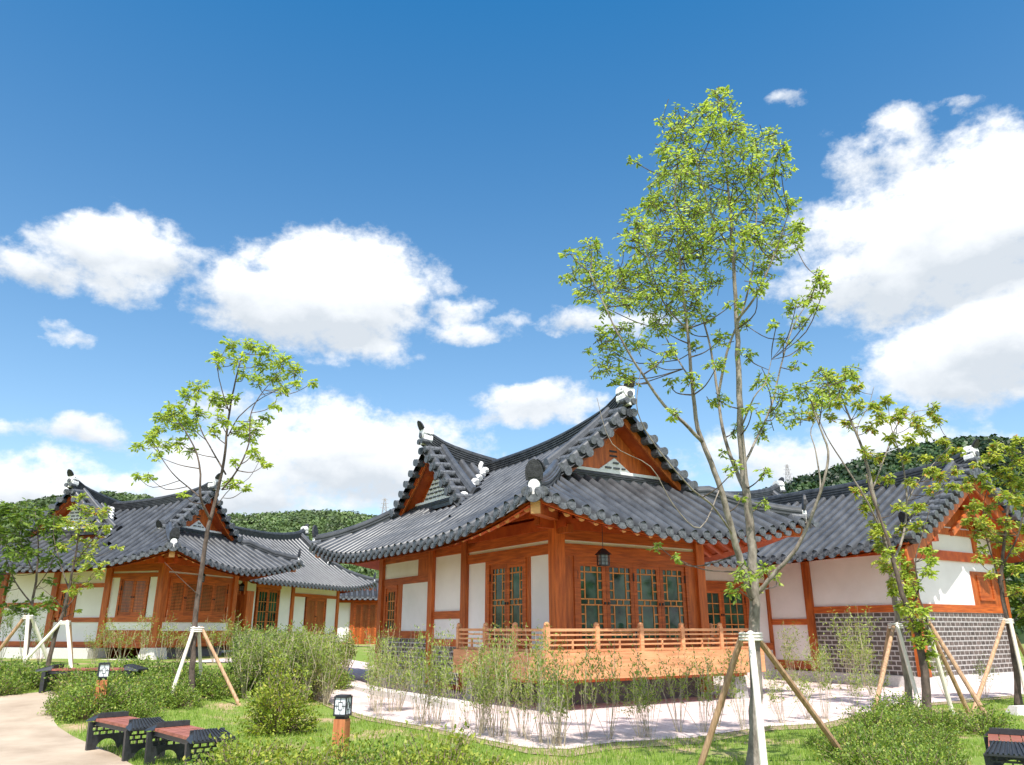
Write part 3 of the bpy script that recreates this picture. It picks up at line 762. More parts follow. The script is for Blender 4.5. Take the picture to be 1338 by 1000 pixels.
mb.tube([q+Vector((-.42, -.19, .03)), q+Vector((-.43, -.19, .22)), q+Vector((-.36, -.16, .36))], .07, 8); mb.build('ridge_joint', MT['mortar'], rf)
rafters(roof, hk, [('v', -2, 1, -1.75, 6.15, 0, 4.4, 2.05), ('u', -2, 1, -1.75, 10.5, 0, 9.3, 2.05)])
rafters(roof, hk, [('v', 2.4, 1, 6.6, 9.7, 6.4, 11.4, 1.4), ('u', 9.8, 1, -2.3, 2.3, -2.3, 3.6, 1.65), ('u', 6.4, -1, -1.6, 2.3, 0, 2.3, 2.0)])
for a in (('v', -2, 1, -1.9, 6.3), ('u', -2, 1, -1.9, 10.7), ('v', 2.4, 1, 6.4, 9.8), ('u', 9.8, 1, -2.45, 2.4), ('u', 6.4, -1, -1.9, 2.4)): eave_board(roof, hk, *a)

FZ = 1.12       # floor
def stone_base(par, u0, u1, v0, v1, z0, z1): return MB().box(u0, u1, v0, v1, z0, z1).build('foundation', MT['stone'], par)
# core that closes the rooms behind the walls
core = MB(); core.box(.1, 4.3, .1, 9.3, .05, 4.4); core.box(.2, 16.3, 3.75, 9.25, .06, 4.42); core.box(11.5, 16.3, -1.3, 9.2, .07, 4.38); core.build('inner_wall', MT['red'], hk)
# front face (right hand)
W = Wall((0, 0), (1, 0), (0, -1), hk)
for a in (0, 4.4): W.column(a, .12)
W.beam(-.5, 4.9, 3.72, 3.98, .10, 'red'); W.box('purlin', 'red', -.6, 5.0, 4.05, 4.35, -.1, .15)
W.beam(.135, 4.265, 3.49, 3.72, .07, 'woodh'); W.plaster(.135, 4.265, 3.41, 3.49); W.beam(.135, 4.265, 3.13, 3.41, .075)
W.box('jamb_board', 'wood', .135, .42, FZ, 3.13, -.05, .05); W.box('jamb_board', 'wood', 3.98, 4.265, FZ, 3.13, -.05, .05)
W.door(.42, 3.98, FZ, 3.13, 4, 'tall')
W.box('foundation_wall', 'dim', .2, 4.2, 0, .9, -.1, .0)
# left face
W = Wall((0, 0), (0, 1), (-1, 0), hk)
for a in (4.0, 5.9, 9.37): W.column(a, .12)
W.beam(-.5, 9.8, 3.72, 3.98, .10, 'red'); W.box('purlin', 'red', -.6, 9.9, 4.05, 4.35, -.1, .15)
W.beam(.135, 3.865, 3.49, 3.72, .07); W.plaster(.135, 3.865, 3.41, 3.49); W.beam(.135, 3.865, 3.18, 3.41, .075)
W.plaster(.135, .98, FZ, 3.18); W.box('jamb_board', 'wood', .98, 1.12, FZ, 3.18, -.05, .06); W.door(1.12, 2.85, FZ, 3.18, 2, 'tall'); W.box('jamb_board', 'wood', 2.85, 2.99, FZ, 3.18, -.05, .06); W.plaster(2.99, 3.865, FZ, 3.18)
W.beam(4.135, 5.765, 3.50, 3.72, .07); W.plaster(4.135, 5.765, 2.02, 3.50); W.beam(4.135, 5.765, 1.82, 2.02, .075); W.plaster(4.135, 5.765, 1.30, 1.82); W.beam(4.135, 5.765, 1.12, 1.30, .07)
W.beam(6.035, 9.235, 3.52, 3.72, .07); W.plaster(6.85, 9.235, 3.05, 3.52); W.box('jamb_board', 'wood', 6.035, 6.85, 3.05, 3.52, -.05, .05)
W.beam(6.035, 9.235, 2.85, 3.05, .075); W.plaster(6.1, 7.9, 1.5, 2.85); W.box('jamb_board', 'wood', 7.9, 8.2, 1.5, 2.85, -.05, .06); W.door(8.2, 9.1, 1.3, 2.85, 1, 'grid', 'window'); W.box('jamb_board', 'wood', 9.1, 9.235, 1.3, 2.85, -.05, .05)
W.beam(6.035, 8.2, 1.3, 1.5, .08); W.bricks(6.035, 9.235, .42, 1.3); W.box('foundation', 'stone', 5.8, 9.5, 0, .42, -.1, .10)
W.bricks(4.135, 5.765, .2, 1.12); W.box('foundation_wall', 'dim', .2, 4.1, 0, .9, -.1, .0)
# right side of the front wing, recessed wall, wing towards the court
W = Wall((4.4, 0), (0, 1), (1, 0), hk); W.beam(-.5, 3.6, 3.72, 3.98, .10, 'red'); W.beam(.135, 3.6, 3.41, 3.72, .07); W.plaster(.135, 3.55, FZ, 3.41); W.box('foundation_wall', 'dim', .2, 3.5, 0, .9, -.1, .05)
W = Wall((4.4, 3.6), (1, 0), (0, -1), hk)
for a in (.25, 7.0): W.column(a, .12, 4.4, .24)
W.beam(.13, 7.0, 3.58, 3.85, .10, 'red'); W.plaster(.37, 6.9, 3.02, 3.58); W.beam(.37, 6.9, 2.84, 3.02, .075)
W.plaster(.37, 1.6, FZ, 2.84); W.plaster(2.4, 3.2, FZ, 2.84); W.beam(1.6, 2.4, FZ, 2.84, .05, 'wood')
W.box('jamb_board', 'wood', 3.2, 3.5, FZ, 2.84, -.05, .06); W.door(3.5, 5.9, FZ, 2.84, 2, 'grid'); W.box('jamb_board', 'wood', 5.9, 6.1, FZ, 2.84, -.05, .06); W.plaster(6.1, 6.87, FZ, 2.84)
W.box('foundation', 'stone', .1, 7.0, 0, .9, -.1, .1); W.beam(.1, 7.0, .9, FZ, .12)
W = Wall((11.4, 3.6), (0, -1), (-1, 0), hk)
for a in (1.67, 5.05): W.column(a, .30, 4.5, .26)
W.beam(.1, 5.5, 3.64, 3.86, .10, 'red'); W.box('purlin', 'red', 0, 6.0, 3.9, 4.2, -.1, .12)
W.plaster(.1, 1.54, 1.86, 3.64); W.beam(.1, 1.54, 1.68, 1.86, .075); W.plaster(.1, 1.54, .60, 1.68); W.beam(.1, 1.54, .36, .60, .08)
W.plaster(1.8, 4.92, 2.22, 3.64); W.beam(1.8, 4.92, 2.02, 2.22, .085); W.bricks(1.8, 4.92, .30, 2.02); W.box('foundation', 'stone', -.1, 5.25, 0, .30, -.1, .16)
W = Wall((11.4, -1.45), (1, 0), (0, -1), hk)
for a in (5.0,): W.column(a, .30, 4.4, .26)
W.box('column', 'wood', 1.2-.11, 1.2+.11, 3.56, 4.6, -.05, .08); W.box('column', 'wood', 3.8-.11, 3.8+.11, 3.56, 4.6, -.05, .08)
W.bricks(.13, 4.87, .30, 2.02, o=.06); W.beam(.13, 4.87, 2.02, 2.24, .085); W.plaster(.13, 4.87, 2.24, 3.52)
W.beam(.13, 4.87, 3.52, 3.80, .10, 'red'); W.box('foundation', 'stone', -.15, 5.25, 0, .30, -.1, .18)
W.plaster(.13, 4.87, 3.80, 4.55, .02); W.box('gable_boards', 'wood', 1.0, 4.0, 4.552, 5.15, -.05, .02); W.beam(.5, 4.5, 4.30, 4.5, .08, 'wood')
f = W.box('window_surround', 'wood', 3.25, 4.87, 2.24, 3.25, .03, .044); W.door(3.55, 4.45, 2.38, 3.15, 1, 'louvre_light', 'window', .07, False)
for c in (-2.5, 0, 2.5): MB().tube([(13.9+c, -2.35, Cw.hside(-2.3, c)-.33), (13.9+c, -1.0, Cw.hside(-2.3, c)-.33)], .13, 10).build('purlin', MT['wood'], hk)
for s_ in (-1, 1): MB().bar((13.9+s_*1.3, -2.2, 4.2), (13.9+s_*.1, -2.2, 4.95), .12, .16).build('strut', MT['wood'], hk)
# brackets at the corner columns
for (u, v) in ((0, 0), (4.4, 0), (0, 4), (0, 5.9), (0, 9.37)):
    b = MB(); b.box(u-.20, u+.20, v-.20, v+.20, 3.99, 4.05); b.box(u-.55, u+.24, v-.07, v+.07, 3.78, 3.96); b.box(u-.07, u+.07, v-.55, v+.2, 3.60, 3.775); b.build('bracket', MT['wood'], hk)
# deck
def deck():
    d = MB(); fz = FZ; e = 1.1
    d.box(-e, 5.2, -e, 0-.14, fz-.06, fz); d.box(-e, -.14, -.137, 2.6, fz-.06, fz-.001); d.box(4.54, 5.2, -.137, 3.4, fz-.06, fz-.001)
    dk = d.build('deck', MT['woodh'], hk)
    def fascia(x0, x1, y0, y1, m='deck'): MB().box(x0, x1, y0, y1, .60, fz-.003).build('fascia', MT[m], dk)
    fascia(-e-.05, 5.25, -e-.05, -e); fascia(-e-.05, -e, -e+.002, 2.6); fascia(5.2, 5.25, -e+.002, 3.4)
    MB().box(-e+.2, 5.0, -e+.3, -.1, .52, .6).box(-e+.3, -.1, -.1, 2.5, .5, .598).build('joist', MT['red'], dk)
    for (u, v) in ((-.72, -.72), (4.6, -.75), (-.75, 2.35)):
        s = .21 if v < 0 else .12
        MB().hexa([(u-s, v-s, -.02), (u+s, v-s, -.02), (u+s, v+s, -.02), (u-s, v+s, -.02), (u-s*.82, v-s*.82, .5), (u+s*.82, v-s*.82, .5), (u+s*.82, v+s*.82, .5), (u-s*.82, v+s*.82, .5)]).build('stone_pier', MT['pier'], dk)
        MB().box(u-.16, u+.16, v-.16, v+.16, .5, .62).build('post_foot', MT['red'], dk)
    rl = MB(); x = -e+.02
    def rails(p, q):
        p = Vector(p); q = Vector(q); up = Vector((0, 0, 1)); L = (q-p).length; r = empty_mesh()
        for z, t, w in ((fz+.43, .055, .07), (fz+.335, .035, .04), (fz+.235, .035, .04), (fz+.14, .035, .04), (fz+.03, .05, .06)):
            r.bar(p+up*z, q+up*z, w, t)
        r.bar((p+q)/2+up*(fz+.03), (p+q)/2+up*(fz+.235), .04, .04, (1, 0, 0))
        o = r.build('railing', MT['deck'], hk)
    def post(p):
        p = Vector(p); m = MB(); m.box(p.x-.05, p.x+.05, p.y-.05, p.y+.05, fz, fz+.50)
        m.tube([(p.x, p.y, fz+.50), (p.x, p.y, fz+.525), (p.x, p.y, fz+.56), (p.x, p.y, fz+.585)], [.05, .062, .055, .02], 8); m.build('rail_post', MT['deck'], hk)
    us = [-1.05, .22, 1.44, 2.66, 3.9, 5.15]
    for i, u in enumerate(us):
        post((u, -1.05, 0))
        if i: rails((us[i-1]+.05, -1.05, 0), (u-.05, -1.05, 0))
    vs = [-1.05, .1, 1.3, 2.52]
    for i, v in enumerate(vs):
        if i: post((-1.05, v, 0)); rails((-1.05, vs[i-1]+.05, 0), (-1.05, v-.05, 0))
    vs = [-1.05, .4, 1.9, 3.3]
    for i, v in enumerate(vs):
        if i: post((5.15, v, 0)); rails((5.15, vs[i-1]+.05, 0), (5.15, v-.05, 0))
def empty_mesh(): return MB()
deck()
def lantern(loc, cord, label, s=1.0, group=None):
    t = empty('hanging_lantern', loc, R(20), label, 'lantern', s=s)
    m = MB(); m.box(-.085, .085, -.085, .085, .0, .02)
    for x in (-1, 1):
        for y in (-1, 1): m.box(x*.08-.008, x*.08+.008, y*.08-.008, y*.08+.008, .02, .20)
    for z in (.08, .14):
        m.box(-.085, .085, -.086, -.078, z-.004, z+.004); m.box(-.085, .085, .078, .086, z-.004, z+.004); m.box(-.086, -.078, -.085, .085, z-.004, z+.004)
    m.box(-.004, .004, -.088, -.08, .02, .2)
    m.build('cage', MT['black'], t)
    MB().hexa([(-.12, -.12, .2), (.12, -.12, .2), (.12, .12, .2), (-.12, .12, .2), (-.03, -.03, .31), (.03, -.03, .31), (.03, .03, .31), (-.03, .03, .31)]).build('cap', MT['black'], t)
    MB().box(-.065, .065, -.065, .065, .02, .195).build('shade', MT['smoked'], t)
    MB().tube([(0, 0, .30), (0, 0, .30+cord)], .007, 5).build('cord', MT['black'], t)
def hkw(u, v, z): return Matrix.Translation(C0) @ Matrix.Rotation(TH, 4, 'Z') @ Vector((u, v, z))
lantern(hkw(.22, -1.35, 2.83), .62, 'small black caged lantern hanging at the front corner above the railed deck', 1.15)
lantern(hkw(7.4, 2.9, 3.0), .35, 'small black lantern hanging under the inner eave beside the two-leaf glass door')
#@@PART4
# ------------------------------------------------------------------ left building
TL = R(73); CL = Vector((-13.5, 30.5, .25))
hl = empty('hanok_building', CL, TL, 'farther tiled house at the left with brown louvred shutters and a white stone base', 'house')
A2 = Wing('v', 2.2, 4.2, -2.0, 5.2, 'hip', 'none', 3.5, .945); B2 = Wing('u', 5.2, 4.2, -2.0, 20.0, 'hip', 'hip', 3.5, .945)
roof2 = Roof([A2, B2], [(-2, -2, 1, 1, .66), (6.4, -2, -1, 1, .66), (-2, 9.4, 1, -1, .6), (20, 9.4, -1, -1, .5), (20, 1.0, -1, 1, .5)])
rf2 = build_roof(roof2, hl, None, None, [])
valley_mortar(roof2, A2, B2, rf2); main_ridge(roof2, A2, rf2, -.15, 5.2, True, False); main_ridge(roof2, B2, rf2, -.15, 18.1, True, True)
for (w, e) in ((A2, 0), (B2, 0), (B2, 1)):
    for sg in (-1, 1): descending(roof2, w, e, sg, rf2)
for c in ((-2, -2, 1, 1), (6.4, -2, -1, 1), (-2, 9.4, 1, -1), (20, 9.4, -1, -1), (20, 1.0, -1, 1)): hip_line(roof2, hl, rf2, *c)
gable_wall(roof2, A2, 0, hl, 'small'); gable_wall(roof2, B2, 0, hl, 'big'); gable_wall(roof2, B2, 1, hl, 'big')
rafters(roof2, hl, [('v', -2, 1, -1.75, 6.15, 0, 4.4, 2.05), ('u', -2, 1, -1.75, 9.1, 0, 7.8, 2.05)], spacing=.40)
rafters(roof2, hl, [('v', 1.0, 1, 6.6, 19.8, 6.4, 17.9, 1.4)], spacing=.44)
for a in (('v', -2, 1, -1.9, 6.3), ('u', -2, 1, -1.9, 9.3), ('v', 1.0, 1, 6.4, 19.9), ('u', 6.4, -1, -1.9, 1.0)): eave_board(roof2, hl, *a)
core = MB(); core.box(.1, 4.3, .1, 7.7, .6, 4.4); core.box(.2, 17.8, 2.7, 7.6, .15, 4.42); core.build('inner_wall', MT['red'], hl)
W = Wall((0, 0), (0, 1), (-1, 0), hl)
for a in (0, 2.5, 5.1, 7.8): W.column(a, .62 if a < 1 else .5)
W.beam(-.5, 8.2, 3.72, 3.98, .10, 'red'); W.box('purlin', 'red', -.6, 8.3, 4.05, 4.35, -.1, .15)
W.beam(.135, 2.365, 3.45, 3.72, .07); W.plaster(.135, 2.365, 3.38, 3.45); W.beam(.135, 2.365, 3.22, 3.38, .075)
W.plaster(.135, .55, 1.72, 3.22); W.door(.58, 1.95, 1.72, 3.22, 2, 'louvre', 'window'); W.plaster(1.97, 2.365, 1.72, 3.22)
W.beam(.135, 2.365, 1.55, 1.72, .08); W.plaster(.135, 2.365, 1.25, 1.55); W.box('fascia', 'woodh', .135, 2.365, .62, 1.25, -.05, .06)
W.beam(2.635, 4.965, 3.60, 3.72, .07); W.plaster(2.635, 4.965, 3.02, 3.60); W.beam(2.635, 4.965, 2.86, 3.02, .075)
W.plaster(2.635, 4.0, 1.72, 2.86); W.box('jamb_board', 'wood', 4.0, 4.2, 1.72, 2.86, -.05, .06); W.door(4.2, 4.8, 1.6, 2.86, 1, 'grid', 'window'); W.box('jamb_board', 'wood', 4.8, 4.965, 1.72, 2.86, -.05, .06)
W.beam(2.635, 4.2, 1.55, 1.72, .08); W.plaster(2.635, 4.965, .82, 1.55); W.beam(2.635, 4.965, .62, .82, .08)
W.beam(5.235, 7.665, 3.60, 3.72, .07); W.plaster(5.235, 7.665, 2.3, 3.60); W.beam(5.235, 7.665, 2.12, 2.3, .075); W.plaster(5.235, 7.665, .82, 2.12); W.beam(5.235, 7.665, .62, .82, .08)
W.box('stone_base', 'stone', 2.3, 8.4, -.1, .60, -.2, .75); W.box('stone_base', 'stone', .6, 2.3, -.1, .22, -.2, .9)
MB().hexa([(-.42, -.42, -.05), (.40, -.42, -.05), (.40, .40, -.05), (-.42, .40, -.05), (-.32, -.32, .62), (.30, -.32, .62), (.30, .30, .62), (-.32, .30, .62)]).build('stone_pier', MT['stone'], hl)
W = Wall((0, 0), (1, 0), (0, -1), hl)
W.column(4.4, .62); W.beam(-.5, 4.9, 3.72, 3.98, .10, 'red'); W.box('purlin', 'red', -.6, 5.0, 4.05, 4.35, -.1, .15)
W.beam(.135, 4.265, 3.45, 3.72, .07); W.plaster(.135, 4.265, 3.38, 3.45); W.beam(.135, 4.265, 3.22, 3.38, .075)
W.box('jamb_board', 'wood', .135, .35, 1.72, 3.22, -.05, .05); W.box('jamb_board', 'wood', 4.05, 4.265, 1.72, 3.22, -.05, .05)
W.door(.35, 4.05, 1.72, 3.22, 4, 'louvre', 'window')
W.beam(.135, 4.265, 1.55, 1.72, .08); W.plaster(.135, 4.265, 1.22, 1.55); W.box('fascia', 'woodh', .135, 4.265, .62, 1.22, -.05, .06)
W.box('foundation', 'dim', .5, 4.2, -.2, .6, -.3, -.1)
W = Wall((4.4, 0), (0, 1), (1, 0), hl); W.beam(.135, 2.5, 3.4, 3.98, .10, 'red'); W.plaster(.135, 2.5, 1.0, 3.4)
W = Wall((4.4, 2.5), (1, 0), (0, -1), hl)
for a in (.2, 4.2, 8.56, 13.5): W.column(a, .3, 4.4, .24)
W.beam(.2, 13.9, 3.64, 3.88, .10, 'red'); W.box('purlin', 'red', .2, 14, 3.95, 4.2, -.1, .15)
W.plaster(.4, 1.5, 1.0, 3.2); W.plaster(.4, 4.0, 3.38, 3.64); W.beam(.4, 4.05, 3.2, 3.38, .08); W.beam(1.5, 1.9, 1.0, 3.2, .06, 'wood'); 
W.plaster(4.4, 5.2, 1.0, 3.64)
W.door(1.9, 3.9, .9, 3.2, 2, 'grid')
W.plaster(7.4, 8.42, 1.0, 3.64); W.door(5.3, 7.3, .9, 3.3, 2, 'grid'); W.beam(5.2, 7.4, 3.3, 3.64, .08)
W.plaster(8.7, 13.38, 3.15, 3.62); W.beam(8.7, 13.38, 2.98, 3.15, .08); W.plaster(8.7, 9.9, 1, 2.98); W.door(10.0, 12.2, .9, 2.98, 2, 'louvre'); W.plaster(12.3, 13.38, 1, 2.98)
W.box('foundation', 'stone', .1, 13.7, -.2, .9, -.1, .2)
s = MB(); s.box(5.2, 5.32, -.2, 2.4, .4, 2.75); s.box(5.0, 5.5, -.32, -.2, .4, 2.9); s.build('screen', MT['wood'], hl)
Ml = Matrix.Translation(CL) @ Matrix.Rotation(TL, 4, 'Z')
lantern(Ml @ Vector((1.0, -1.0, 3.05)), .5, 'small black lantern under the eave of the left house by the louvred shutters', 1.2)
lantern(Ml @ Vector((7.2, 1.6, 3.0)), .4, 'small black lantern before the glass doors of the left house', 1.2)
# gate lodge far between the two houses
p = P(478, 790, 58); gl = empty('gate_lodge', (p.x, 58, .3), R(14), 'small far gate lodge with brown board doors seen between the two houses', 'gate house')
G3 = Wing('u', 0, 1.9, -4.2, 4.6, 'gable', 'gable', 3.3, .8); roof3 = Roof([G3], [])
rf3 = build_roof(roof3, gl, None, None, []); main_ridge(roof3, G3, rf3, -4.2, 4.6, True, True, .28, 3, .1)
for a in (('v', -1.9, 1, -4.1, 4.5),): eave_board(roof3, gl, *a)
W = Wall((-3.4, -.9), (1, 0), (0, -1), gl)
for a in (0, 2.4, 4.8, 7.2): W.column(a, 0, 3.6, .24)
W.beam(-.1, 7.3, 3.0, 3.3, .1, 'red'); W.box('purlin', 'red', -.5, 7.6, 3.32, 3.55, -.1, .1)
W.beam(.12, 2.28, .0, .3, .08); W.plaster(.12, 2.28, .3, 2.98)
W.door(2.52, 4.68, 0, 2.98, 4, 'louvre', 'door', .08, False); W.door(4.92, 7.08, 0, 2.98, 4, 'louvre', 'door', .08, False)
MB().box(-3.3, 3.7, -.7, 1.0, 0, 3.9).build('inner_wall', MT['red'], gl)

# ------------------------------------------------------------------ paving and path
front = [(405, 893), (402, 906), (480, 938), (560, 952), (632, 968), (690, 979), (742, 981), (800, 972), (905, 966), (1000, 951), (1075, 947), (1130, 934), (1175, 923), (1250, 917), (1345, 908)]
fp = [Gt(*q) for q in front]
plaza_poly = [(p.x, p.y) for p in fp]+[(fp[-1].x+6, fp[-1].y+1.5), (fp[-1].x+6, fp[-1].y+9), (14.5, 24.2), (12, 32)]+[tuple((C0+Matrix.Rotation(TH, 3, 'Z') @ Vector((a, b, 0)))[:2]) for a, b in ((3, 12), (-2.2, 12.5))]
sheet('paved_court', plaza_poly, MT['paver'], .02)
sheet('paved_strip', [(-11, 27.2), (-3.9, 27.6), (-3.6, 31), (-7, 33), (-11, 30)], MT['paver'], .02)
q_ = [Vector(a[:2]) for a in plaza_poly[:len(fp)+1]]; jr = random.Random(4)
near = [v+Vector((v.x*-.01, -.38-.22*jr.random())) for v in q_]
sheet('planting_soil', [tuple(v+Vector((0, .05))) for v in q_]+[tuple(v) for v in reversed(near)], MT['soil'], .012)
# granite step round the left corner of the house
st = MB(); st.box(-2.3, -1.9, .4, 10.4, 0, .16); st.box(-2.3, .5, 10.0, 10.4, 0, .15)
so = st.build('granite_step', MT['stone']); so.location = C0; so.rotation_euler = (0, 0, TH); tag(so, 'low pale granite step along the left foot of the nearest tiled house', 'step')
pp = [(180, 1006), (150, 988), (120, 975), (95, 964), (76, 952), (70, 944), (76, 934), (96, 922), (124, 905), (150, 897), (158, 893), (110, 897), (60, 905), (0, 911), (-60, 918)]
q = [Gt(*a) for a in pp]; path_poly = smooth_poly([(p.x, p.y) for p in q[:-1]], 4)
path_poly = [(p.x, p.y) for p in q]+[(-16, 14), (-16, 4), (-3.6, 4), (-3.6, 8.4)]
sheet('path', path_poly, MT['path'], .02)

# ------------------------------------------------------------------ benches
def bench_proto():
    L = 1.42; t = empty('bench', (0, 0, 0), 0)
    sb = MB()
    for k in range(4): y = -.165+k*.11; sb.box(-L/2+.1, L/2-.1, y-.051, y+.051, .385, .42)
    sb.build('seat', MT['seat'], t)
    fr = MB(); fr.box(-L/2+.12, L/2-.12, -.2, -.16, .33, .383); fr.box(-L/2+.12, L/2-.12, .16, .2, .33, .383); fr.build('frame', MT['iron'], t)
    for s_ in (-1, 1):
        x = s_*(L/2-.08); m = MB()
        def bx(y0, y1, z0, z1, th=.02): m.box(x-th, x+th, y0, y1, z0, z1)
        # side posts flaring outwards, arch opening, fretwork above
        for e in (-1, 1):
            m.hexa([(x-.028, e*.225-.03, 0), (x+.028, e*.225-.03, 0), (x+.028, e*.225+.03, 0), (x-.028, e*.225+.03, 0), (x-.028, e*.245-.025, .37), (x+.028, e*.245-.025, .37), (x+.028, e*.245+.025, .37), (x-.028, e*.245+.025, .37)])
        n = 10; ar = []
        for i in range(n+1):
            a = math.pi*i/n; ar.append((math.cos(a)*.14, .02+math.sin(a)*.13))
        for i in range(n):
            (y0, z0), (y1, z1) = ar[i], ar[i+1]
            yo0, zo0 = y0*1.62, .19; yo1, zo1 = y1*1.62, .19
            m.add([(x-.02, y0, z0), (x-.02, y1, z1), (x-.02, yo1, zo1), (x-.02, yo0, zo0), (x+.02, y0, z0), (x+.02, y1, z1), (x+.02, yo1, zo1), (x+.02, yo0, zo0)], [(0, 1, 2, 3), (7, 6, 5, 4), (0, 4, 5, 1), (2, 6, 7, 3)])
        for e in (-1, 1): bx(e*.21, e*.14, 0, .02, .02); bx(min(e*.225, e*.14), max(e*.225, e*.14), .0, .19, .0195)
        for z in (.19, .245, .30, .352): bx(-.24, .24, z, z+.016)
        for z, off in ((.206, 0), (.261, .045), (.316, 0)):
            y = -.20+off
            while y < .22: bx(y-.008, y+.008, z, z+.045); y += .09
        o = m.build('leg', MT['iron'], t)
        c = MB(); xi = s_*(L/2-.17); xo = s_*(L/2+.05)
        c.hexa([(xi, -.24, .395), (xo, -.27, .372), (xo, .27, .372), (xi, .24, .395), (xi, -.165, .475), (xo, -.25, .392), (xo, .25, .392), (xi, .165, .475)])
        c.box(min(xi, xi-s_*.02), max(xi, xi-s_*.02), -.20, .20, .425, .485)
        for k in range(-5, 6): c.bar((xi, k*.031, .483), (xo+s_*.003, k*.046, .398), .014, .018)
        c.build('end_cap', MT['iron'], t)
    return t
def place_bench(t, ra, la, zt, zb, label):
    a = G(*ra, zt); b = G(*la, zt); c = (a+b)/2; d = a-b
    t.location = (c.x, c.y, zb); t.rotation_euler = (0, 0, math.atan2(d.y, d.x)); L = d.length
    tag(t, label, 'bench'); t['group'] = 'iron-ended benches by the path'; return L
b0 = bench_proto(); bs = [b0]+[copy_tree(b0) for _ in range(3)]
print('bench lens', place_bench(bs[0], (283, 960), (217, 944), .45, 0, 'rearmost to the right of the paired benches at lower left, its iron end nearest the viewer'),
 place_bench(bs[1], (192, 943), (146, 934), .45, 0, 'bench with brown seat between the path and the bench nearest at lower left'))
bs[0]['label'] = 'wooden bench with black iron ends, right one of the close pair at lower left'
bs[1]['label'] = 'wooden bench with black iron ends, left one of the close pair at the path edge'
place_bench(bs[2], (178, 879), (68, 880), .9, .42, 'far brown bench across the path under the small golden tree'); bs[2].location.y = 17.2; bs[2].location.x = (122-669)/1066*17.2*1.0; bs[2].location.z = zg(bs[2].location.x, 17.2); bs[2].scale = (1.35, 1.1, 1.1); bs[2].rotation_euler.z = R(4)
place_bench(bs[3], (1322, 972), (1312, 950), .45, 0, 'bench at the lower right corner, cut off by the frame, pinkish slats')
bs[3].location = (5.42, 9.1, .0); bs[3].rotation_euler.z = R(59.5); bs[3].scale = (1.15, 1, 1)
# ------------------------------------------------------------------ bollard lights
def bollard_proto():
    t = empty('bollard_light', (0, 0, 0), 0); s = .085
    m = MB(); m.hexa([(-.10, -.10, 0), (.10, -.10, 0), (.10, .10, 0), (-.10, .10, 0), (-.088, -.088, .66), (.088, -.088, .66), (.088, .088, .66), (-.088, .088, .66)]).build('post', MT['bollard'], t)
    MB().box(-.075, .075, -.075, .075, .66, .70).build('neck', MT['black'], t)
    h = MB(); h.box(-.1, .1, -.1, .1, .70, .725); h.box(-.1, .1, -.1, .1, .945, .965); h.box(-.085, .085, -.085, .085, .965, .98)
    for x in (-1, 1):
        for y in (-1, 1): h.box(x*.098, x*.082, y*.098, y*.082, .725, .945)
    h.build('lamp_frame', MT['iron'], t)
    p = MB().box(-.082, .082, -.082, .082, .725, .945).build('lamp_panel', MT['lamp'], t)
    f = MB(); k = .0045
    for ax in (0, 1):
        for sg in (-1, 1):
            def b(a0, a1, z0, z1):
                if ax == 0: f.box(a0, a1, sg*.084-.002, sg*.084+.002+sg*.002, z0, z1)
                else: f.box(sg*.084-.002, sg*.084+.002+sg*.002, a0, a1, z0, z1)
            for a in (-.028, .028): b(a-k, a+k, .785, .885)
            for z in (.785, .885): b(-.034, .034, z-k, z+k)
            b(-k, k, .885, .945); b(-k, k, .725, .785); b(-.082, -.028, .835-k, .835+k); b(.028, .082, .835-k, .835+k)
            for a in (-.055, .055): b(a-k, a+k, .80, .87)
    f.build('fretwork', MT['iron'], p); return t
o = bollard_proto(); p = P(449, 908, 10.3); o.location = (p.x, 10.3, p.z-.98*.86); o.scale = (.86,)*3; o.rotation_euler.z = R(-14)
tag(o, 'square wooden bollard light with white lattice lamp among the shrubs at bottom centre', 'path light', 'bollard lights')
o2 = copy_tree(o); p = P(137, 866, 14.6); o2.location = (p.x, 14.6, p.z-.98*.9); o2.rotation_euler.z = R(32); o2.scale = (.9, .9, .9)
o2['label'] = 'square wooden bollard light at left beside the curve of the path, behind the benches'
# small stepping stone at the right edge
MB().hexa([(-.3, -.2, 0), (.3, -.2, 0), (.3, .2, 0), (-.3, .2, 0), (-.22, -.14, .16), (.22, -.14, .17), (.22, .14, .16), (-.22, .14, .15)]).build('edge_stone', MT['stone'])
o = bpy.data.objects['edge_stone']; p = G(1341, 934, 0); o.location = (p.x, p.y, 0); tag(o, 'small pale stone block on the grass at the right edge', 'stone')
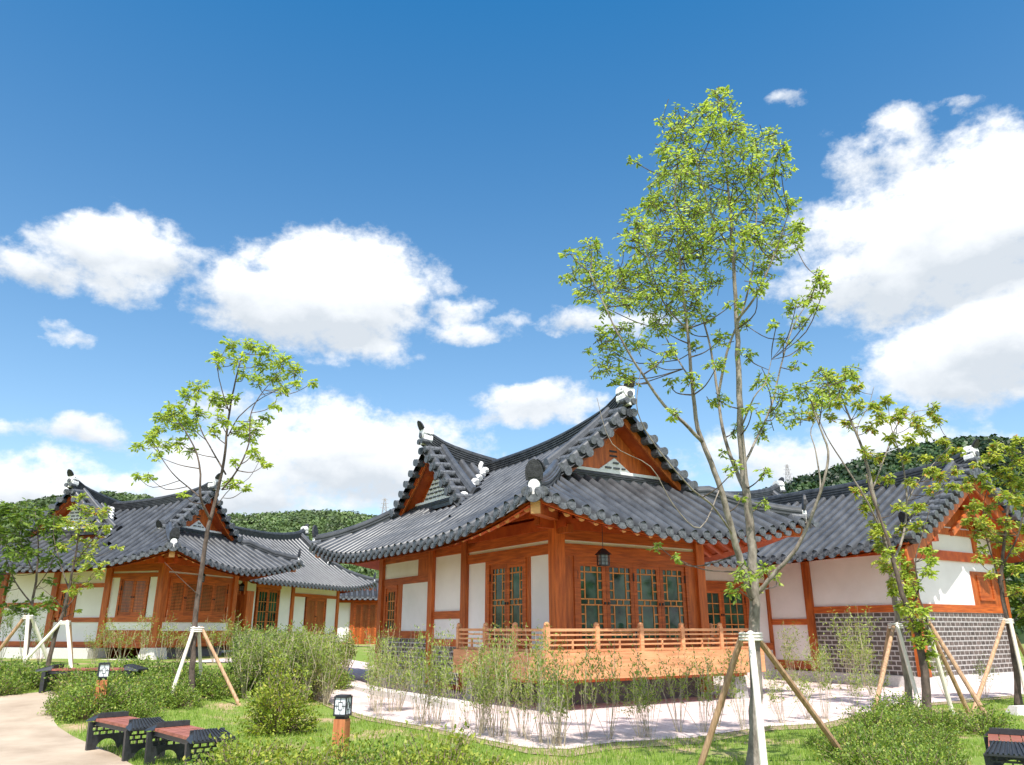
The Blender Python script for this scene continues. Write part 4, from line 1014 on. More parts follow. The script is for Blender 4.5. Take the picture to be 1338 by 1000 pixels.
# ------------------------------------------------------------------ hills
def hill(name, pts, Y, depth, m, clump, n, seed, zb=-2):
    """ridge profile given in pixels at distance Y: terrain body and a wood of clumps over it"""
    pr = [P(px, py, Y) for px, py in pts]; xs = np.array([p.x for p in pr]); zs = np.array([p.z for p in pr]); r = np.random.default_rng(seed)
    def hz(x, y):
        t = (y-Y)/depth; base = np.interp(x, xs, zs)
        nn = 1+.0*t
        return max(zb, (base-clump*1.0)*math.exp(-(t*1.25)**2*1.6) if t > 0 else (base-clump)*(1-(-t)**1.5) if t > -1 else zb)
    gx = np.linspace(xs[0], xs[-1], 60); gy = np.linspace(Y-depth, Y+depth*1.3, 26)
    V = [(x, y, hz(x, y)) for y in gy for x in gx]; nx = 60
    Fc = [(j*nx+i, j*nx+i+1, (j+1)*nx+i+1, (j+1)*nx+i) for j in range(25) for i in range(nx-1)]
    o = mesh_np('hillside', V, Fc, m, smooth=True); tag(o, kind='structure')
    # tree crowns: lumpy balls of leaf-like facets
    k = n; X = r.uniform(xs[0], xs[-1], k); Yv = Y-depth*.98+depth*1.2*r.random(k)**.8; 
    Z = np.array([hz(x, y) for x, y in zip(X, Yv)]); rad = clump*r.uniform(.6, 1.25, k)
    nl = 60; d = r.normal(size=(k, nl, 3)); d /= np.linalg.norm(d, axis=2, keepdims=True); d[:, :, 2] = np.abs(d[:, :, 2])*.95-.12
    c = np.stack([X, Yv, Z], 1)[:, None, :]+d*rad[:, None, None]*r.uniform(.75, 1.1, (k, nl, 1))
    c = c.reshape(-1, 3); s = np.repeat(rad, nl)*r.uniform(.10, .22, k*nl); dd = d.reshape(-1, 3)+r.normal(size=(k*nl, 3))*.35; dd /= np.linalg.norm(dd, axis=1, keepdims=True)
    t1 = np.cross(dd, r.normal(size=dd.shape)); t1 /= np.linalg.norm(t1, axis=1, keepdims=True); t2 = np.cross(dd, t1)
    V = np.stack([c+t1*s[:, None], c+t2*s[:, None]*.8, c-t1*s[:, None], c-t2*s[:, None]*.8], 1).reshape(-1, 3)
    F_ = np.arange(len(V)).reshape(-1, 4); o = mesh_np('forest', V, F_, m); tag(o, kind='stuff')
    o['label'] = name; o['category'] = 'forest'
hill('dark green wooded hill behind the right wing', [(800, 690), (900, 668), (985, 645), (1020, 630), (1060, 618), (1110, 604), (1160, 588), (1210, 577), (1260, 573), (1300, 578), (1338, 572), (1400, 560), (1500, 560), (1650, 575), (1800, 600)], 150, 70, MT['forest'], 2.2, 5200, 3)
hill('pale green wooded hills on the skyline at centre and left', [(-500, 650), (-200, 655), (0, 662), (60, 658), (110, 648), (150, 642), (190, 645), (235, 657), (290, 672), (340, 672), (400, 668), (450, 667), (500, 674), (560, 672), (640, 676), (760, 680), (900, 680), (1100, 690)], 420, 170, MT['forest_far'], 4.0, 7000, 4)
# ------------------------------------------------------------------ power pylons
def pylon(px, py, Y, h, label):
    t = P(px, py, Y); m = MB(); q_ = h/26.; b = 3.0*q_
    for sx in (-1, 1):
        for sy in (-1, 1): m.bar((sx*b, sy*b, 0), (sx*.5*q_, sy*.5*q_, h), .3*q_, .3*q_)
    for k in range(7):
        z0, z1 = h*k/7, h*(k+1)/7; w0 = b-(b-.5*q_)*k/7; w1 = b-(b-.5*q_)*(k+1)/7
        for s_ in (-1, 1): m.bar((-w0, s_*w0, z0), (w1, s_*w1, z1), .16*q_, .16*q_); m.bar((w0, s_*w0, z0), (-w1, s_*w1, z1), .16*q_, .16*q_)
    for z, w in ((h*.7, 3.6*q_), (h*.83, 3*q_), (h*.95, 2.4*q_)): m.bar((-w, 0, z), (w, 0, z), .3*q_, .3*q_)
    o = m.build('power_pylon', MT['pier']); o.location = (t.x, Y, t.z-h); tag(o, label, 'pylon')
pylon(503, 651, 430, 18, 'tiny power pylon on the far hills left of the near roof')
pylon(1028, 607, 175, 7.5, 'tiny power pylon on the dark hill behind the roof ridge at right')
#@@PART5
# ------------------------------------------------------------------ foliage tools
def leaves_mesh(C, D, size, r, droop=.3, asp=.42, name='leaf'):
    """C leaf base points, D growing directions; six-sided pointed leaves slightly folded"""
    n = len(C); D = D/np.maximum(np.linalg.norm(D, axis=1, keepdims=True), 1e-6)
    D = D+np.array([0, 0, -1])*droop*r.uniform(.2, 1.6, (n, 1)); D /= np.linalg.norm(D, axis=1, keepdims=True)
    U = r.normal(size=(n, 3))*.55+np.array([0, 0, 1.0]); S_ = np.cross(D, U); S_ /= np.maximum(np.linalg.norm(S_, axis=1, keepdims=True), 1e-6)
    L = (size*r.uniform(.65, 1.25, (n, 1))); w = L*asp; Nn = np.cross(S_, D)
    p = [C, C+D*L*.35+S_*w*.5, C+D*L*.75+S_*w*.36+Nn*L*-.04, C+D*L+Nn*L*-.10, C+D*L*.75-S_*w*.36+Nn*L*-.04, C+D*L*.35-S_*w*.5]
    V = np.stack(p, 1).reshape(-1, 3); F_ = np.arange(n*6).reshape(-1, 6)
    return V, F_
def twig_leaves(c, rad, ntw, nlf, r, base=None, size=.07, up=.2, flat=.75):
    """leaf positions along small twigs round a cluster centre; returns leaf C, D and twig lines"""
    Cs, Ds, tw = [], [], []
    for _ in range(ntw):
        d = r.normal(size=3); d[2] = d[2]*flat+up; d /= np.linalg.norm(d); L = rad*r.uniform(.5, 1.0)
        st = c+r.normal(size=3)*rad*.32; en = c+d*L; bend = np.array([0, 0, -.15*L])
        t = np.linspace(.2, 1, nlf)+r.uniform(-.03, .03, nlf); pts = st+(en-st)*t[:, None]+bend*(t[:, None]**2)
        sd_ = np.cross(d, [0, 0, 1.0]); sd_ /= max(np.linalg.norm(sd_), 1e-5); sg = np.where(np.arange(nlf) % 2 == 0, 1, -1)[:, None]
        Cs.append(pts); Ds.append(d*.55+sd_*sg*r.uniform(.5, 1.1, (nlf, 1))+r.normal(size=(nlf, 3))*.25); tw.append((st, st+(en-st)*.5+bend*.25, en+bend))
    return np.concatenate(Cs), np.concatenate(Ds), tw
def smooth_path(pts, rads, n=4):
    P_, R_ = [], []; N_ = len(pts)
    for i in range(N_-1):
        p0 = pts[max(i-1, 0)]; p1 = pts[i]; p2 = pts[i+1]; p3 = pts[min(i+2, N_-1)]
        for k in range(n):
            t = k/n; P_.append(.5*((2*p1)+(-p0+p2)*t+(2*p0-5*p1+4*p2-p3)*t*t+(-p0+3*p1-3*p2+p3)*t**3)); R_.append(rads[i]+(rads[i+1]-rads[i])*t)
    P_.append(pts[-1]); R_.append(rads[-1]); return P_, R_
def make_tree(name, label, Y, limbs, clusters, leafm, barkm, seed, size=.075, ntw=7, nlf=9, crown_depth=1.2, group=None, fill=0, asp=.42, droop=.35, conn=.012, cat='tree', spread=1.25):
    """limbs: list of ([(px,py,dy),...], r0, r1); first limb is the trunk"""
    r = np.random.default_rng(seed); base = P(limbs[0][0][0][0], limbs[0][0][0][1], Y); base.z = zg(base.x, base.y)-.03
    t = empty(name, base, 0, label, cat, group); O = np.array(base)
    nodes = []; br = MB(); tm = None
    for li, (pts, r0, r1) in enumerate(limbs):
        W_ = [P(a, b, Y+(c if len(q) > 2 else 0))-base for q in pts for (a, b, c) in [tuple(q)+(0,)*(3-len(q))]]
        if li == 0: W_[0].z = 0.0
        n = len(W_); rr = [r0+(r1-r0)*(i/(n-1)) for i in range(n)]
        W2, R2 = smooth_path(W_, rr)
        W2 = [w+Vector(r.normal(size=3)*min(R2[i]*.12, .007)) if 0 < i < len(W2)-1 else w for i, w in enumerate(W2)]
        if li == 0:
            R2 = [R2[i]*(1+.5*max(0, 1-w.z/.25)) for i, w in enumerate(W2)]
            m = MB(); m.tube(W2, R2, 12); tm = m.build('trunk', MT[barkm], t, smooth=True)
        else: m = MB(); m.tube(W2, R2, 7); m.build('branch', MT[barkm], tm, smooth=True)
        for i, w in enumerate(W2): nodes.append((np.array(w), R2[i]))
    nodes_p = np.array([n_[0] for n_ in nodes]); Cs, Ds = [], []; twm = MB()
    rmed = float(np.median([q[2] for q in clusters]))
    for (px, py, rp) in clusters:
        dy = r.uniform(-1, 1)*crown_depth*.8; q = P(px+r.normal()*2, py+r.normal()*2, Y+dy); c = np.array(q-base); rad = rp*Y/F*spread
        d = np.linalg.norm(nodes_p-c, axis=1)+np.maximum(0, nodes_p[:, 2]-c[2]+.15)*1.6; k = int(np.argmin(d)); a = nodes_p[k]
        mid = a*.45+c*.55+np.array([0, 0, -.10*np.linalg.norm(c-a)])+r.normal(size=3)*.05*np.linalg.norm(c-a)
        if np.linalg.norm(c-a) > rad*.4: W2, R2 = smooth_path([Vector(a), Vector(mid), Vector(c)], [min(conn, nodes[k][1]*.7), conn*.6, .005]); twm.tube(W2, R2, 5, False)
        C1, D1, tw = twig_leaves(c, rad, max(2, int(ntw*(rp/rmed)**1.35+.5)), nlf, r)
        Cs.append(C1); Ds.append(D1)
        for q3 in tw: twm.tube([Vector(x) for x in q3], [.006, .004, .002], 4, False)
    twm.build('twigs', MT['barkdark' if barkm != 'twig' else 'twig'], tm)
    V, F_ = leaves_mesh(np.concatenate(Cs), np.concatenate(Ds), size, r, droop, asp); mesh_np('crown', V, F_, MT[leafm], t)
    return t
def stakes(foot, top, feet, tops_white, label, rr=.035, collar=None, z=None):
    """prop stakes of a young tree, tied at the top"""
    t = empty('tree_stake', (foot[0], foot[1], zg(*foot)), 0, label, 'tree stakes', 'wooden prop stakes of the young trees')
    O = Vector((foot[0], foot[1], zg(*foot)))
    for (f, wh) in zip(feet, tops_white):
        f3 = Vector((f[0], f[1], zg(*f)-.05)); d = (Vector((f[0], f[1], 0))-Vector((foot[0], foot[1], 0))); d.normalize() if d.length > 0 else None
        tp = Vector((top[0], top[1], top[2]))+d*.11; ex = (tp-f3).normalized()
        MB().tube([f3-O, (f3+tp)/2-O+Vector((.005, 0, 0)), tp+ex*.06-O], [rr, rr*.97, rr*.92], 9).build('stake', MT['stakewhite' if wh else 'stakewood'], t, smooth=False)
    c = Vector(top)-O; m = MB()
    for dz in (-.035, 0, .035):
        ring = [c+Vector((math.cos(a)*.13, math.sin(a)*.13, dz)) for a in [2*math.pi*k/12 for k in range(13)]]; m.tube(ring, .014, 6, False)
    m.build('tie', MT['tie'], t); return t
# ------------------------------------------------------------------ large tree in front
YM = 9.7
main_cl = []
def rc(lst, dens, rad, r=random.Random(5)):
    for (x0, y0, x1, y1, n) in lst:
        for _ in range(n): main_cl.append((r.uniform(x0, x1), r.uniform(y0, y1), rad*r.uniform(.75, 1.2)))
main_cl += [(938, 118, 14), (945, 140, 20), (920, 150, 18), (962, 165, 22), (935, 175, 22), (880, 160, 22), (895, 180, 24), (872, 195, 16), (1010, 175, 14), (1015, 195, 16), (985, 190, 22), (955, 200, 26), (910, 210, 26), (882, 215, 24), (830, 213, 8),
 (990, 220, 24), (1020, 225, 14), (960, 235, 28), (925, 240, 28), (890, 245, 26), (865, 240, 18), (1000, 250, 20), (970, 265, 26), (935, 270, 28), (900, 275, 28), (865, 270, 24), (850, 260, 16), (1030, 270, 16), (1005, 285, 20), (1040, 300, 14),
 (850, 300, 26), (880, 305, 28), (915, 305, 28), (950, 300, 28), (985, 305, 22), (1020, 310, 20), (1045, 295, 10), (830, 290, 18), (825, 320, 22), (855, 335, 26), (890, 335, 28), (925, 335, 28), (960, 335, 20), (1010, 330, 20), (1035, 325, 14),
 (775, 325, 14), (765, 345, 20), (790, 350, 20), (745, 360, 14), (775, 375, 22), (805, 370, 24), (830, 355, 24), (860, 370, 26), (895, 370, 26), (930, 370, 22), (1000, 355, 16), (985, 375, 12), (748, 335, 10), (760, 385, 12),
 (820, 395, 20), (845, 400, 22), (875, 400, 24), (905, 400, 20), (790, 400, 12), (810, 430, 16), (785, 445, 18), (800, 460, 18), (830, 450, 18), (860, 430, 16), (890, 430, 16), (790, 480, 16), (815, 490, 14), (925, 410, 12), (800, 505, 8),
 (960, 400, 10), (975, 430, 10), (945, 440, 12), (975, 465, 10), (910, 455, 10), (940, 480, 12), (870, 465, 10), (905, 500, 12), (875, 500, 8), (940, 520, 12), (985, 530, 10), (1000, 500, 14), (1020, 520, 14), (1050, 510, 16), (1035, 480, 8), (1065, 530, 12), (995, 560, 12), (1015, 545, 14), (1040, 545, 14), (960, 560, 8), (880, 540, 8), (850, 480, 8),
 (1070, 362, 12), (1060, 385, 14), (1078, 375, 10), (1040, 400, 12), (1045, 420, 10), (1065, 400, 8), (1050, 455, 10), (1015, 425, 8), (1025, 440, 8), (1080, 490, 14), (1100, 510, 12), (1085, 530, 10), (1115, 490, 12), (1075, 515, 10),
 (975, 750, 14), (1000, 745, 10), (960, 765, 10), (985, 770, 10), (995, 660, 8), (965, 650, 6), (955, 612, 8), (1000, 620, 8), (948, 590, 6), (860, 716, 8), (880, 730, 7), (1010, 755, 8)]
main_limbs = [
 ([(987, 1040), (988, 930), (987, 850), (985, 770), (981, 700), (974, 640), (968, 570), (965, 500), (963, 430), (960, 370), (955, 290), (948, 210), (938, 125)], .078, .008),
 ([(985, 785), (972, 748, -.1), (958, 700, -.2), (942, 640, -.3), (925, 595, -.3), (912, 560, -.3), (904, 500, -.35), (898, 430, -.4), (888, 340, -.5), (882, 250, -.4), (890, 180, -.3)], .05, .006),
 ([(918, 578, -.3), (893, 552, -.5), (868, 530, -.6), (840, 490, -.8), (812, 445, -1), (790, 400, -1), (770, 355, -1)], .026, .005),
 ([(975, 645), (958, 605, .3), (944, 560, .4), (936, 500, .5), (925, 440, .6), (905, 380, .7), (880, 310, .7)], .03, .006),
 ([(938, 520, .5), (950, 460, .3), (972, 400, .2), (985, 340, .2), (990, 260, .2), (1000, 200, .2)], .02, .005),
 ([(990, 775), (1010, 752, -.1), (1040, 718, -.2), (1060, 675, -.2), (1076, 630, -.3), (1082, 590, -.3), (1070, 555, -.3), (1060, 520, -.3), (1075, 500, -.3)], .030, .005),
 ([(1060, 675, -.2), (1072, 640, .1), (1066, 590, .2), (1060, 560, .3), (1085, 525, .3)], .014, .004),
 ([(971, 610), (990, 570, .3), (1008, 530, .4), (1020, 480, .5), (1035, 430, .5), (1055, 395, .5), (1072, 365, .5)], .018, .004),
 ([(968, 560), (985, 520, -.3), (1000, 500, -.3), (1008, 470, -.3)], .012, .004),
 ([(962, 420), (985, 390, -.3), (1005, 350, -.4), (1020, 310, -.4), (1030, 280, -.4)], .018, .005),
 ([(958, 340), (975, 300, .4), (995, 250, .5), (1010, 200, .5)], .014, .004),
 ([(898, 430, -.4), (870, 400, -.6), (850, 350, -.8), (840, 300, -.8)], .014, .005),
 ([(905, 500, -.35), (880, 460, .2), (860, 420, .4), (840, 380, .6)], .012, .004),
 ([(958, 700, -.2), (930, 660, -.6), (905, 640, -.8), (870, 600, -1), (845, 565, -1.1), (832, 530, -1.2), (838, 480, -1.2)], .013, .004),
 ([(950, 320), (930, 280, -.5), (915, 230, -.6), (905, 190, -.6)], .012, .004),
 ([(940, 640, -.3), (915, 690, -.8), (880, 660, -.9), (850, 610, -1), (800, 580, -1.1), (780, 520, -1.1)], .008, .003),
]
make_tree('young_tree', 'tall young tree with airy yellow-green crown and grey trunk in front of the near house', YM, main_limbs, main_cl, 'leaf_main', 'bark', 11, size=.062, ntw=13, nlf=11, crown_depth=1.3, spread=1.55, asp=.42)
b = P(987, 900, YM); bx_ = b.x
tp = P(987, 832, YM)
fl = Gt(912, 1004); fr = Gt(1109, 992)
stakes((bx_, YM), (bx_, YM, tp.z), [(fl.x, fl.y), (fr.x, fr.y), (bx_*(YM-1.05)/YM+.02, YM-1.05)], (0, 0, 1), 'three prop stakes tied round the tall young tree, one pale stake facing the viewer', .040)
# ------------------------------------------------------------------ left tree
YL = 16.6
ll = [([(250, 906), (252, 860), (256, 800), (264, 740), (272, 690), (280, 660), (287, 630), (293, 600), (297, 560), (303, 520), (312, 480), (318, 460)], .062, .010),
 ([(276, 680), (262, 650, -.3), (262, 620, -.4), (256, 590, -.4), (240, 560, -.5), (228, 545, -.5)], .03, .008),
 ([(262, 650, -.3), (245, 636, .2), (225, 618, .3), (205, 590, .4), (190, 575, .4)], .018, .006),
 ([(295, 620), (278, 590, .3), (262, 560, .4), (255, 530, .5), (262, 505, .5)], .020, .006),
 ([(290, 640), (310, 615, -.3), (325, 580, -.4), (328, 540, -.4), (345, 510, -.4), (365, 490, -.4)], .022, .006),
 ([(298, 570), (312, 545, .4), (335, 525, .5), (352, 515, .5), (385, 500, .5)], .016, .005),
 ([(300, 540), (290, 510, -.4), (285, 480, -.4), (295, 455, -.4)], .014, .005),
 ([(284, 660), (300, 640, .3), (325, 625, .4), (340, 600, .4)], .010, .004),
 ([(262, 780), (240, 760, -.3), (225, 745, -.4), (215, 735, -.4)], .008, .003)]
lc = [(300, 453, 13), (325, 455, 14), (350, 460, 15), (372, 470, 15), (385, 485, 13), (408, 502, 6), (340, 478, 15), (360, 495, 15), (312, 472, 12), (288, 462, 10), (285, 475, 8), (335, 500, 13), (370, 510, 10), (390, 500, 8), (318, 492, 9),
 (262, 505, 13), (245, 515, 13), (275, 520, 12), (290, 530, 11), (228, 530, 12), (215, 540, 12), (240, 540, 14), (262, 540, 13), (285, 550, 12), (230, 555, 13), (255, 560, 12), (275, 565, 10), (208, 560, 11), (195, 575, 12), (183, 580, 9), (215, 578, 11), (235, 580, 10), (183, 620, 9), (195, 622, 7), (205, 600, 7), (250, 590, 8),
 (320, 555, 11), (335, 560, 11), (325, 575, 10), (310, 565, 9), (340, 595, 9), (330, 588, 8), (308, 600, 6), (345, 605, 7), (300, 635, 8), (312, 632, 8), (320, 637, 6), (240, 650, 6), (350, 545, 8), (362, 525, 7), (305, 520, 9), (225, 545, 10)]
make_tree('young_tree', 'slender young tree with light green crown before the left house, twisted trunk', YL, ll, lc, 'leaf_left', 'barkdark', 21, size=.10, ntw=12, nlf=9, crown_depth=.9, conn=.015)
bb = P(258, 823, YL-.0); f1 = Gt(222, 897); f2 = Gt(318, 893)
stakes((P(250, 906, YL).x, YL), (bb.x, YL, bb.z), [(P(222, 896, YL-.5).x, YL-.5), (P(318, 893, YL-.2).x, YL-.2), (bb.x-.1, YL+.9)], (1, 0, 1), 'three prop stakes round the slender tree before the left house', .036)
# ------------------------------------------------------------------ small golden trees at left
YG = 21.5
gl_ = [([(62, 872), (72, 830), (83, 800), (90, 770), (98, 730), (104, 690), (108, 655)], .06, .010),
 ([(90, 770), (80, 740, .3), (70, 700, .4), (72, 670, .4)], .02, .005), ([(98, 735), (118, 710, -.3), (132, 690, -.4), (140, 668, -.4)], .018, .005), ([(84, 800), (105, 770, .3), (125, 745, .4)], .016, .005), ([(86, 800), (68, 780, -.3), (50, 765, -.4)], .014, .005)]
gc = [(x, y, rr_) for (x, y, rr_) in [(105, 650, 7), (98, 662, 8), (115, 668, 9), (128, 672, 8), (140, 668, 7), (92, 680, 8), (108, 688, 9), (122, 690, 9), (136, 690, 8), (76, 690, 6), (100, 705, 9), (116, 708, 9), (130, 706, 7), (86, 712, 7), (148, 715, 6), (108, 725, 9), (122, 728, 8), (95, 735, 7), (112, 745, 8), (128, 748, 7), (100, 758, 7), (115, 762, 6), (90, 775, 6), (136, 735, 5), (104, 775, 5), (98, 795, 4)]]
make_tree('small_tree', 'small golden-leaved tree before the left house, above the far bench', YG, gl_, gc, 'leaf_y', 'barkdark', 31, size=.12, ntw=7, nlf=8, crown_depth=.8, conn=.012)
tp = P(85, 814, YG)
stakes((P(62, 872, YG).x, YG), (tp.x, YG, tp.z), [(P(28, 870, YG).x, YG-.4), (P(112, 884, YG).x, YG-.7), (P(88, 868, YG).x, YG+.3)], (1, 1, 0), 'pale prop stakes round the small golden-leaved tree', .045)
dl = [([(32, 865), (38, 830), (42, 790), (48, 750), (50, 710), (46, 670)], .06, .012), ([(42, 790), (20, 760, .4), (5, 720, .5), (0, 690, .5)], .025, .006), ([(46, 770), (66, 740, -.4), (74, 705, -.4)], .02, .006), ([(44, 750), (28, 710, -.4), (22, 675, -.4)], .02, .006)]
dr_ = random.Random(8); dc = [(dr_.uniform(-30, 76), dr_.uniform(662, 745), dr_.uniform(9, 14)) for _ in range(52)]+[(dr_.uniform(-20, 70), dr_.uniform(745, 800), dr_.uniform(6, 10)) for _ in range(12)]
make_tree('bushy_tree', 'dark green bushy tree at the far left edge before the left house', 24.5, dl, dc, 'leaf_dark', 'barkdark', 32, size=.16, ntw=7, nlf=8, crown_depth=1.4)
tp = P(37, 807, 22.5)
stakes((P(36, 862, 22.5).x, 22.5), (tp.x, 22.5, tp.z), [(P(32, 872, 22).x, 22), (P(-6, 850, 23).x, 22.6), (P(48, 865, 22.5).x, 23.3)], (1, 0, 1), 'prop stakes at the far left edge before the bushy tree', .05)
# bare-twig trees and green trees behind the left edge
for i, (px, Y_, h, w_, lab) in enumerate([(18, 44, 6.6, 62, 'mid green tree crown showing above the left roof at the frame edge'), (-60, 42, 7.5, 60, 'green tree just outside the left frame edge'), (70, 47, 5.2, 40, 'low green tree crown behind the left gable')]):
    zt = h; r_ = random.Random(i+40); base_py = 830
    top = 500-F*0; pt_ = lambda a, hh: (a, 500-F*((hh-EYE)/Y_*CP-SP)/((hh-EYE)/Y_*SP+CP)*1.0)
    cl = []
    for _ in range(70):
        a = r_.gauss(0, .42); hh = h*(.35+.6*r_.random()*(1-min(1, abs(a))**2*.5)); q = pt_(px+a*w_*.9, hh); cl.append((q[0], q[1], r_.uniform(10, 16)))
    lim = [([pt_(px, 0), pt_(px+2, h*.3), pt_(px-2, h*.6), pt_(px, h*.9)], .14, .03)]+[([pt_(px, h*.3)+(0,), pt_(px+s_*w_*.3, h*.5)+(s_*.5,), pt_(px+s_*w_*.5, h*.7)+(s_*.8,)], .06, .01) for s_ in (-1, 1)]
    make_tree('leafy_tree', lab, Y_, lim, cl, 'leaf_dark', 'barkdark', 50+i, size=.30, ntw=7, nlf=8, crown_depth=2.2)
# ------------------------------------------------------------------ right-hand trees
YR = 16.2
rl_ = [([(1189, 932), (1185, 890), (1178, 840), (1170, 790), (1163, 740), (1152, 690), (1140, 640), (1128, 590), (1112, 550), (1100, 520), (1090, 495)], .075, .010),
 ([(1163, 745), (1180, 700, .3), (1185, 650, .4), (1178, 600, .4), (1165, 560, .4), (1160, 525, .4)], .03, .006),
 ([(1150, 690), (1130, 650, -.3), (1105, 610, -.4), (1080, 570, -.5), (1065, 530, -.5), (1072, 495, -.5)], .022, .006),
 ([(1140, 640), (1155, 600, .3), (1170, 560, .4), (1190, 540, .4), (1220, 535, .4)], .018, .005),
 ([(1128, 590), (1120, 560, .4), (1135, 530, .5), (1142, 505, .5)], .014, .005),
 ([(1183, 660, .4), (1200, 630, .4), (1225, 600, .4), (1245, 580, .4)], .014, .005)]
rcl = [(1080, 490, 9), (1095, 500, 11), (1110, 490, 10), (1118, 505, 10), (1085, 515, 10), (1070, 525, 9), (1100, 525, 11), (1125, 525, 9), (1140, 530, 10), (1160, 525, 9), (1150, 545, 10), (1170, 545, 10), (1185, 540, 9), (1200, 550, 10), (1215, 535, 9), (1225, 550, 9), (1210, 565, 9), (1190, 570, 9), (1165, 570, 8), (1135, 560, 9), (1110, 555, 9), (1085, 545, 8), (1232, 575, 7), (1248, 590, 7), (1060, 545, 8), (1130, 590, 8), (1150, 600, 7), (1180, 600, 7), (1205, 600, 7), (1250, 610, 6),
 (1128, 640, 8), (1138, 655, 9), (1128, 665, 8), (1145, 680, 9), (1160, 625, 7), (1190, 630, 8), (1155, 700, 8), (1145, 715, 7), (1205, 660, 7), (1180, 690, 8), (1170, 720, 9), (1160, 740, 9), (1185, 745, 9), (1165, 760, 8), (1195, 690, 8), (1230, 620, 8), (1240, 640, 7), (1215, 640, 8), (1200, 665, 7), (1175, 660, 8), (1215, 615, 8), (1235, 600, 8), (1145, 620, 8), (1140, 700, 7), (1150, 730, 7)]
make_tree('young_tree', 'leaning young tree with sparse yellow-green leaves before the right wing', YR, rl_, rcl, 'leaf_y', 'bark', 61, size=.10, ntw=13, nlf=9, crown_depth=.8, conn=.012)
YR2 = 15.4
r2 = [([(1211, 938), (1209, 890), (1203, 850), (1196, 815), (1184, 790), (1174, 760), (1163, 715), (1155, 690), (1140, 650), (1132, 620)], .085, .012),
 ([(1190, 800), (1200, 770, .2), (1196, 735, .2), (1205, 700, .3), (1215, 665, .3)], .022, .006),
 ([(1203, 850), (1212, 820, -.2), (1205, 790, -.2), (1190, 760, -.3)], .022, .006)]
r2c = [(1165, 745, 8), (1175, 755, 9), (1170, 775, 9), (1185, 775, 9), (1195, 765, 9), (1180, 795, 10), (1195, 795, 10), (1208, 800, 9), (1190, 815, 10), (1205, 820, 10), (1215, 835, 8), (1200, 840, 8), (1212, 855, 8), (1220, 730, 8), (1210, 745, 8), (1205, 725, 6), (1216, 720, 6), (1175, 735, 7), (1160, 720, 7), (1212, 870, 6), (1150, 690, 6)]
make_tree('young_tree', 'dark-trunked young tree with dense green leaves low on the stem, right of centre', YR2, r2, r2c, 'leaf_left', 'barkdark', 62, size=.09, ntw=13, nlf=9, crown_depth=.5, conn=.010)
def px_stakes(base, Y, top, feet, wh, label, rr):
    tp_ = P(*top, Y); f = []
    for q in feet: g = Gt(*q); f.append((g.x, g.y))
    b_ = P(*base, Y); stakes((b_.x, Y), (tp_.x, Y, tp_.z), f, wh, label, rr)
px_stakes((1189, 932), YR, (1170, 818), [(1137, 946), (1206, 938), (1143, 930)], (0, 1, 0), 'crossing brown and white prop stakes of the leaning young tree', .04)
px_stakes((1211, 938), YR2, (1205, 812), [(1246, 936), (1297, 946), (1268, 934)], (1, 0, 0), 'splayed prop stakes of the dark-trunked young tree', .042)
YE = 17.6
el = [([(1331, 922), (1328, 880), (1322, 840), (1314, 800), (1308, 760), (1312, 710), (1318, 660), (1322, 610), (1320, 585)], .07, .010),
 ([(1312, 790), (1300, 740, .3), (1288, 700, .4), (1285, 660, .4), (1298, 620, .4)], .022, .005), ([(1310, 740), (1330, 700, -.3), (1340, 650, -.4), (1338, 600, -.4)], .022, .005), ([(1318, 820), (1345, 780, .3), (1350, 740, .3)], .018, .005)]
ec_r = random.Random(9); ec = [(1320, 585, 8), (1305, 600, 9), (1330, 605, 10), (1345, 590, 10), (1300, 620, 8), (1320, 625, 10), (1340, 630, 10), (1290, 640, 8), (1275, 655, 7), (1310, 650, 9), (1330, 655, 10), (1295, 665, 9), (1280, 680, 8), (1315, 680, 9), (1335, 690, 9), (1300, 700, 9), (1285, 715, 6), (1320, 715, 8), (1340, 720, 9), (1305, 735, 7), (1330, 745, 8), (1345, 770, 9), (1320, 770, 7), (1335, 800, 7), (1350, 640, 9), (1355, 680, 9), (1275, 700, 6), (1268, 625, 7), (1262, 640, 7), (1280, 610, 8), (1290, 600, 8), (1300, 585, 8), (1285, 625, 8), (1270, 665, 8), (1262, 685, 7), (1290, 690, 9), (1308, 700, 8), (1325, 640, 9), (1312, 615, 8), (1335, 575, 8), (1275, 730, 6), (1295, 750, 6)]
make_tree('young_tree', 'young tree with drooping yellow-green leaves at the right edge of the picture', YE, el, ec, 'leaf_y', 'barkdark', 63, size=.10, ntw=14, nlf=9, crown_depth=.8, conn=.012)
px_stakes((1331, 922), YE, (1315, 812), [(1270, 930), (1345, 925), (1368, 912)], (0, 1, 0), 'prop stakes round the young tree at the right edge', .042)
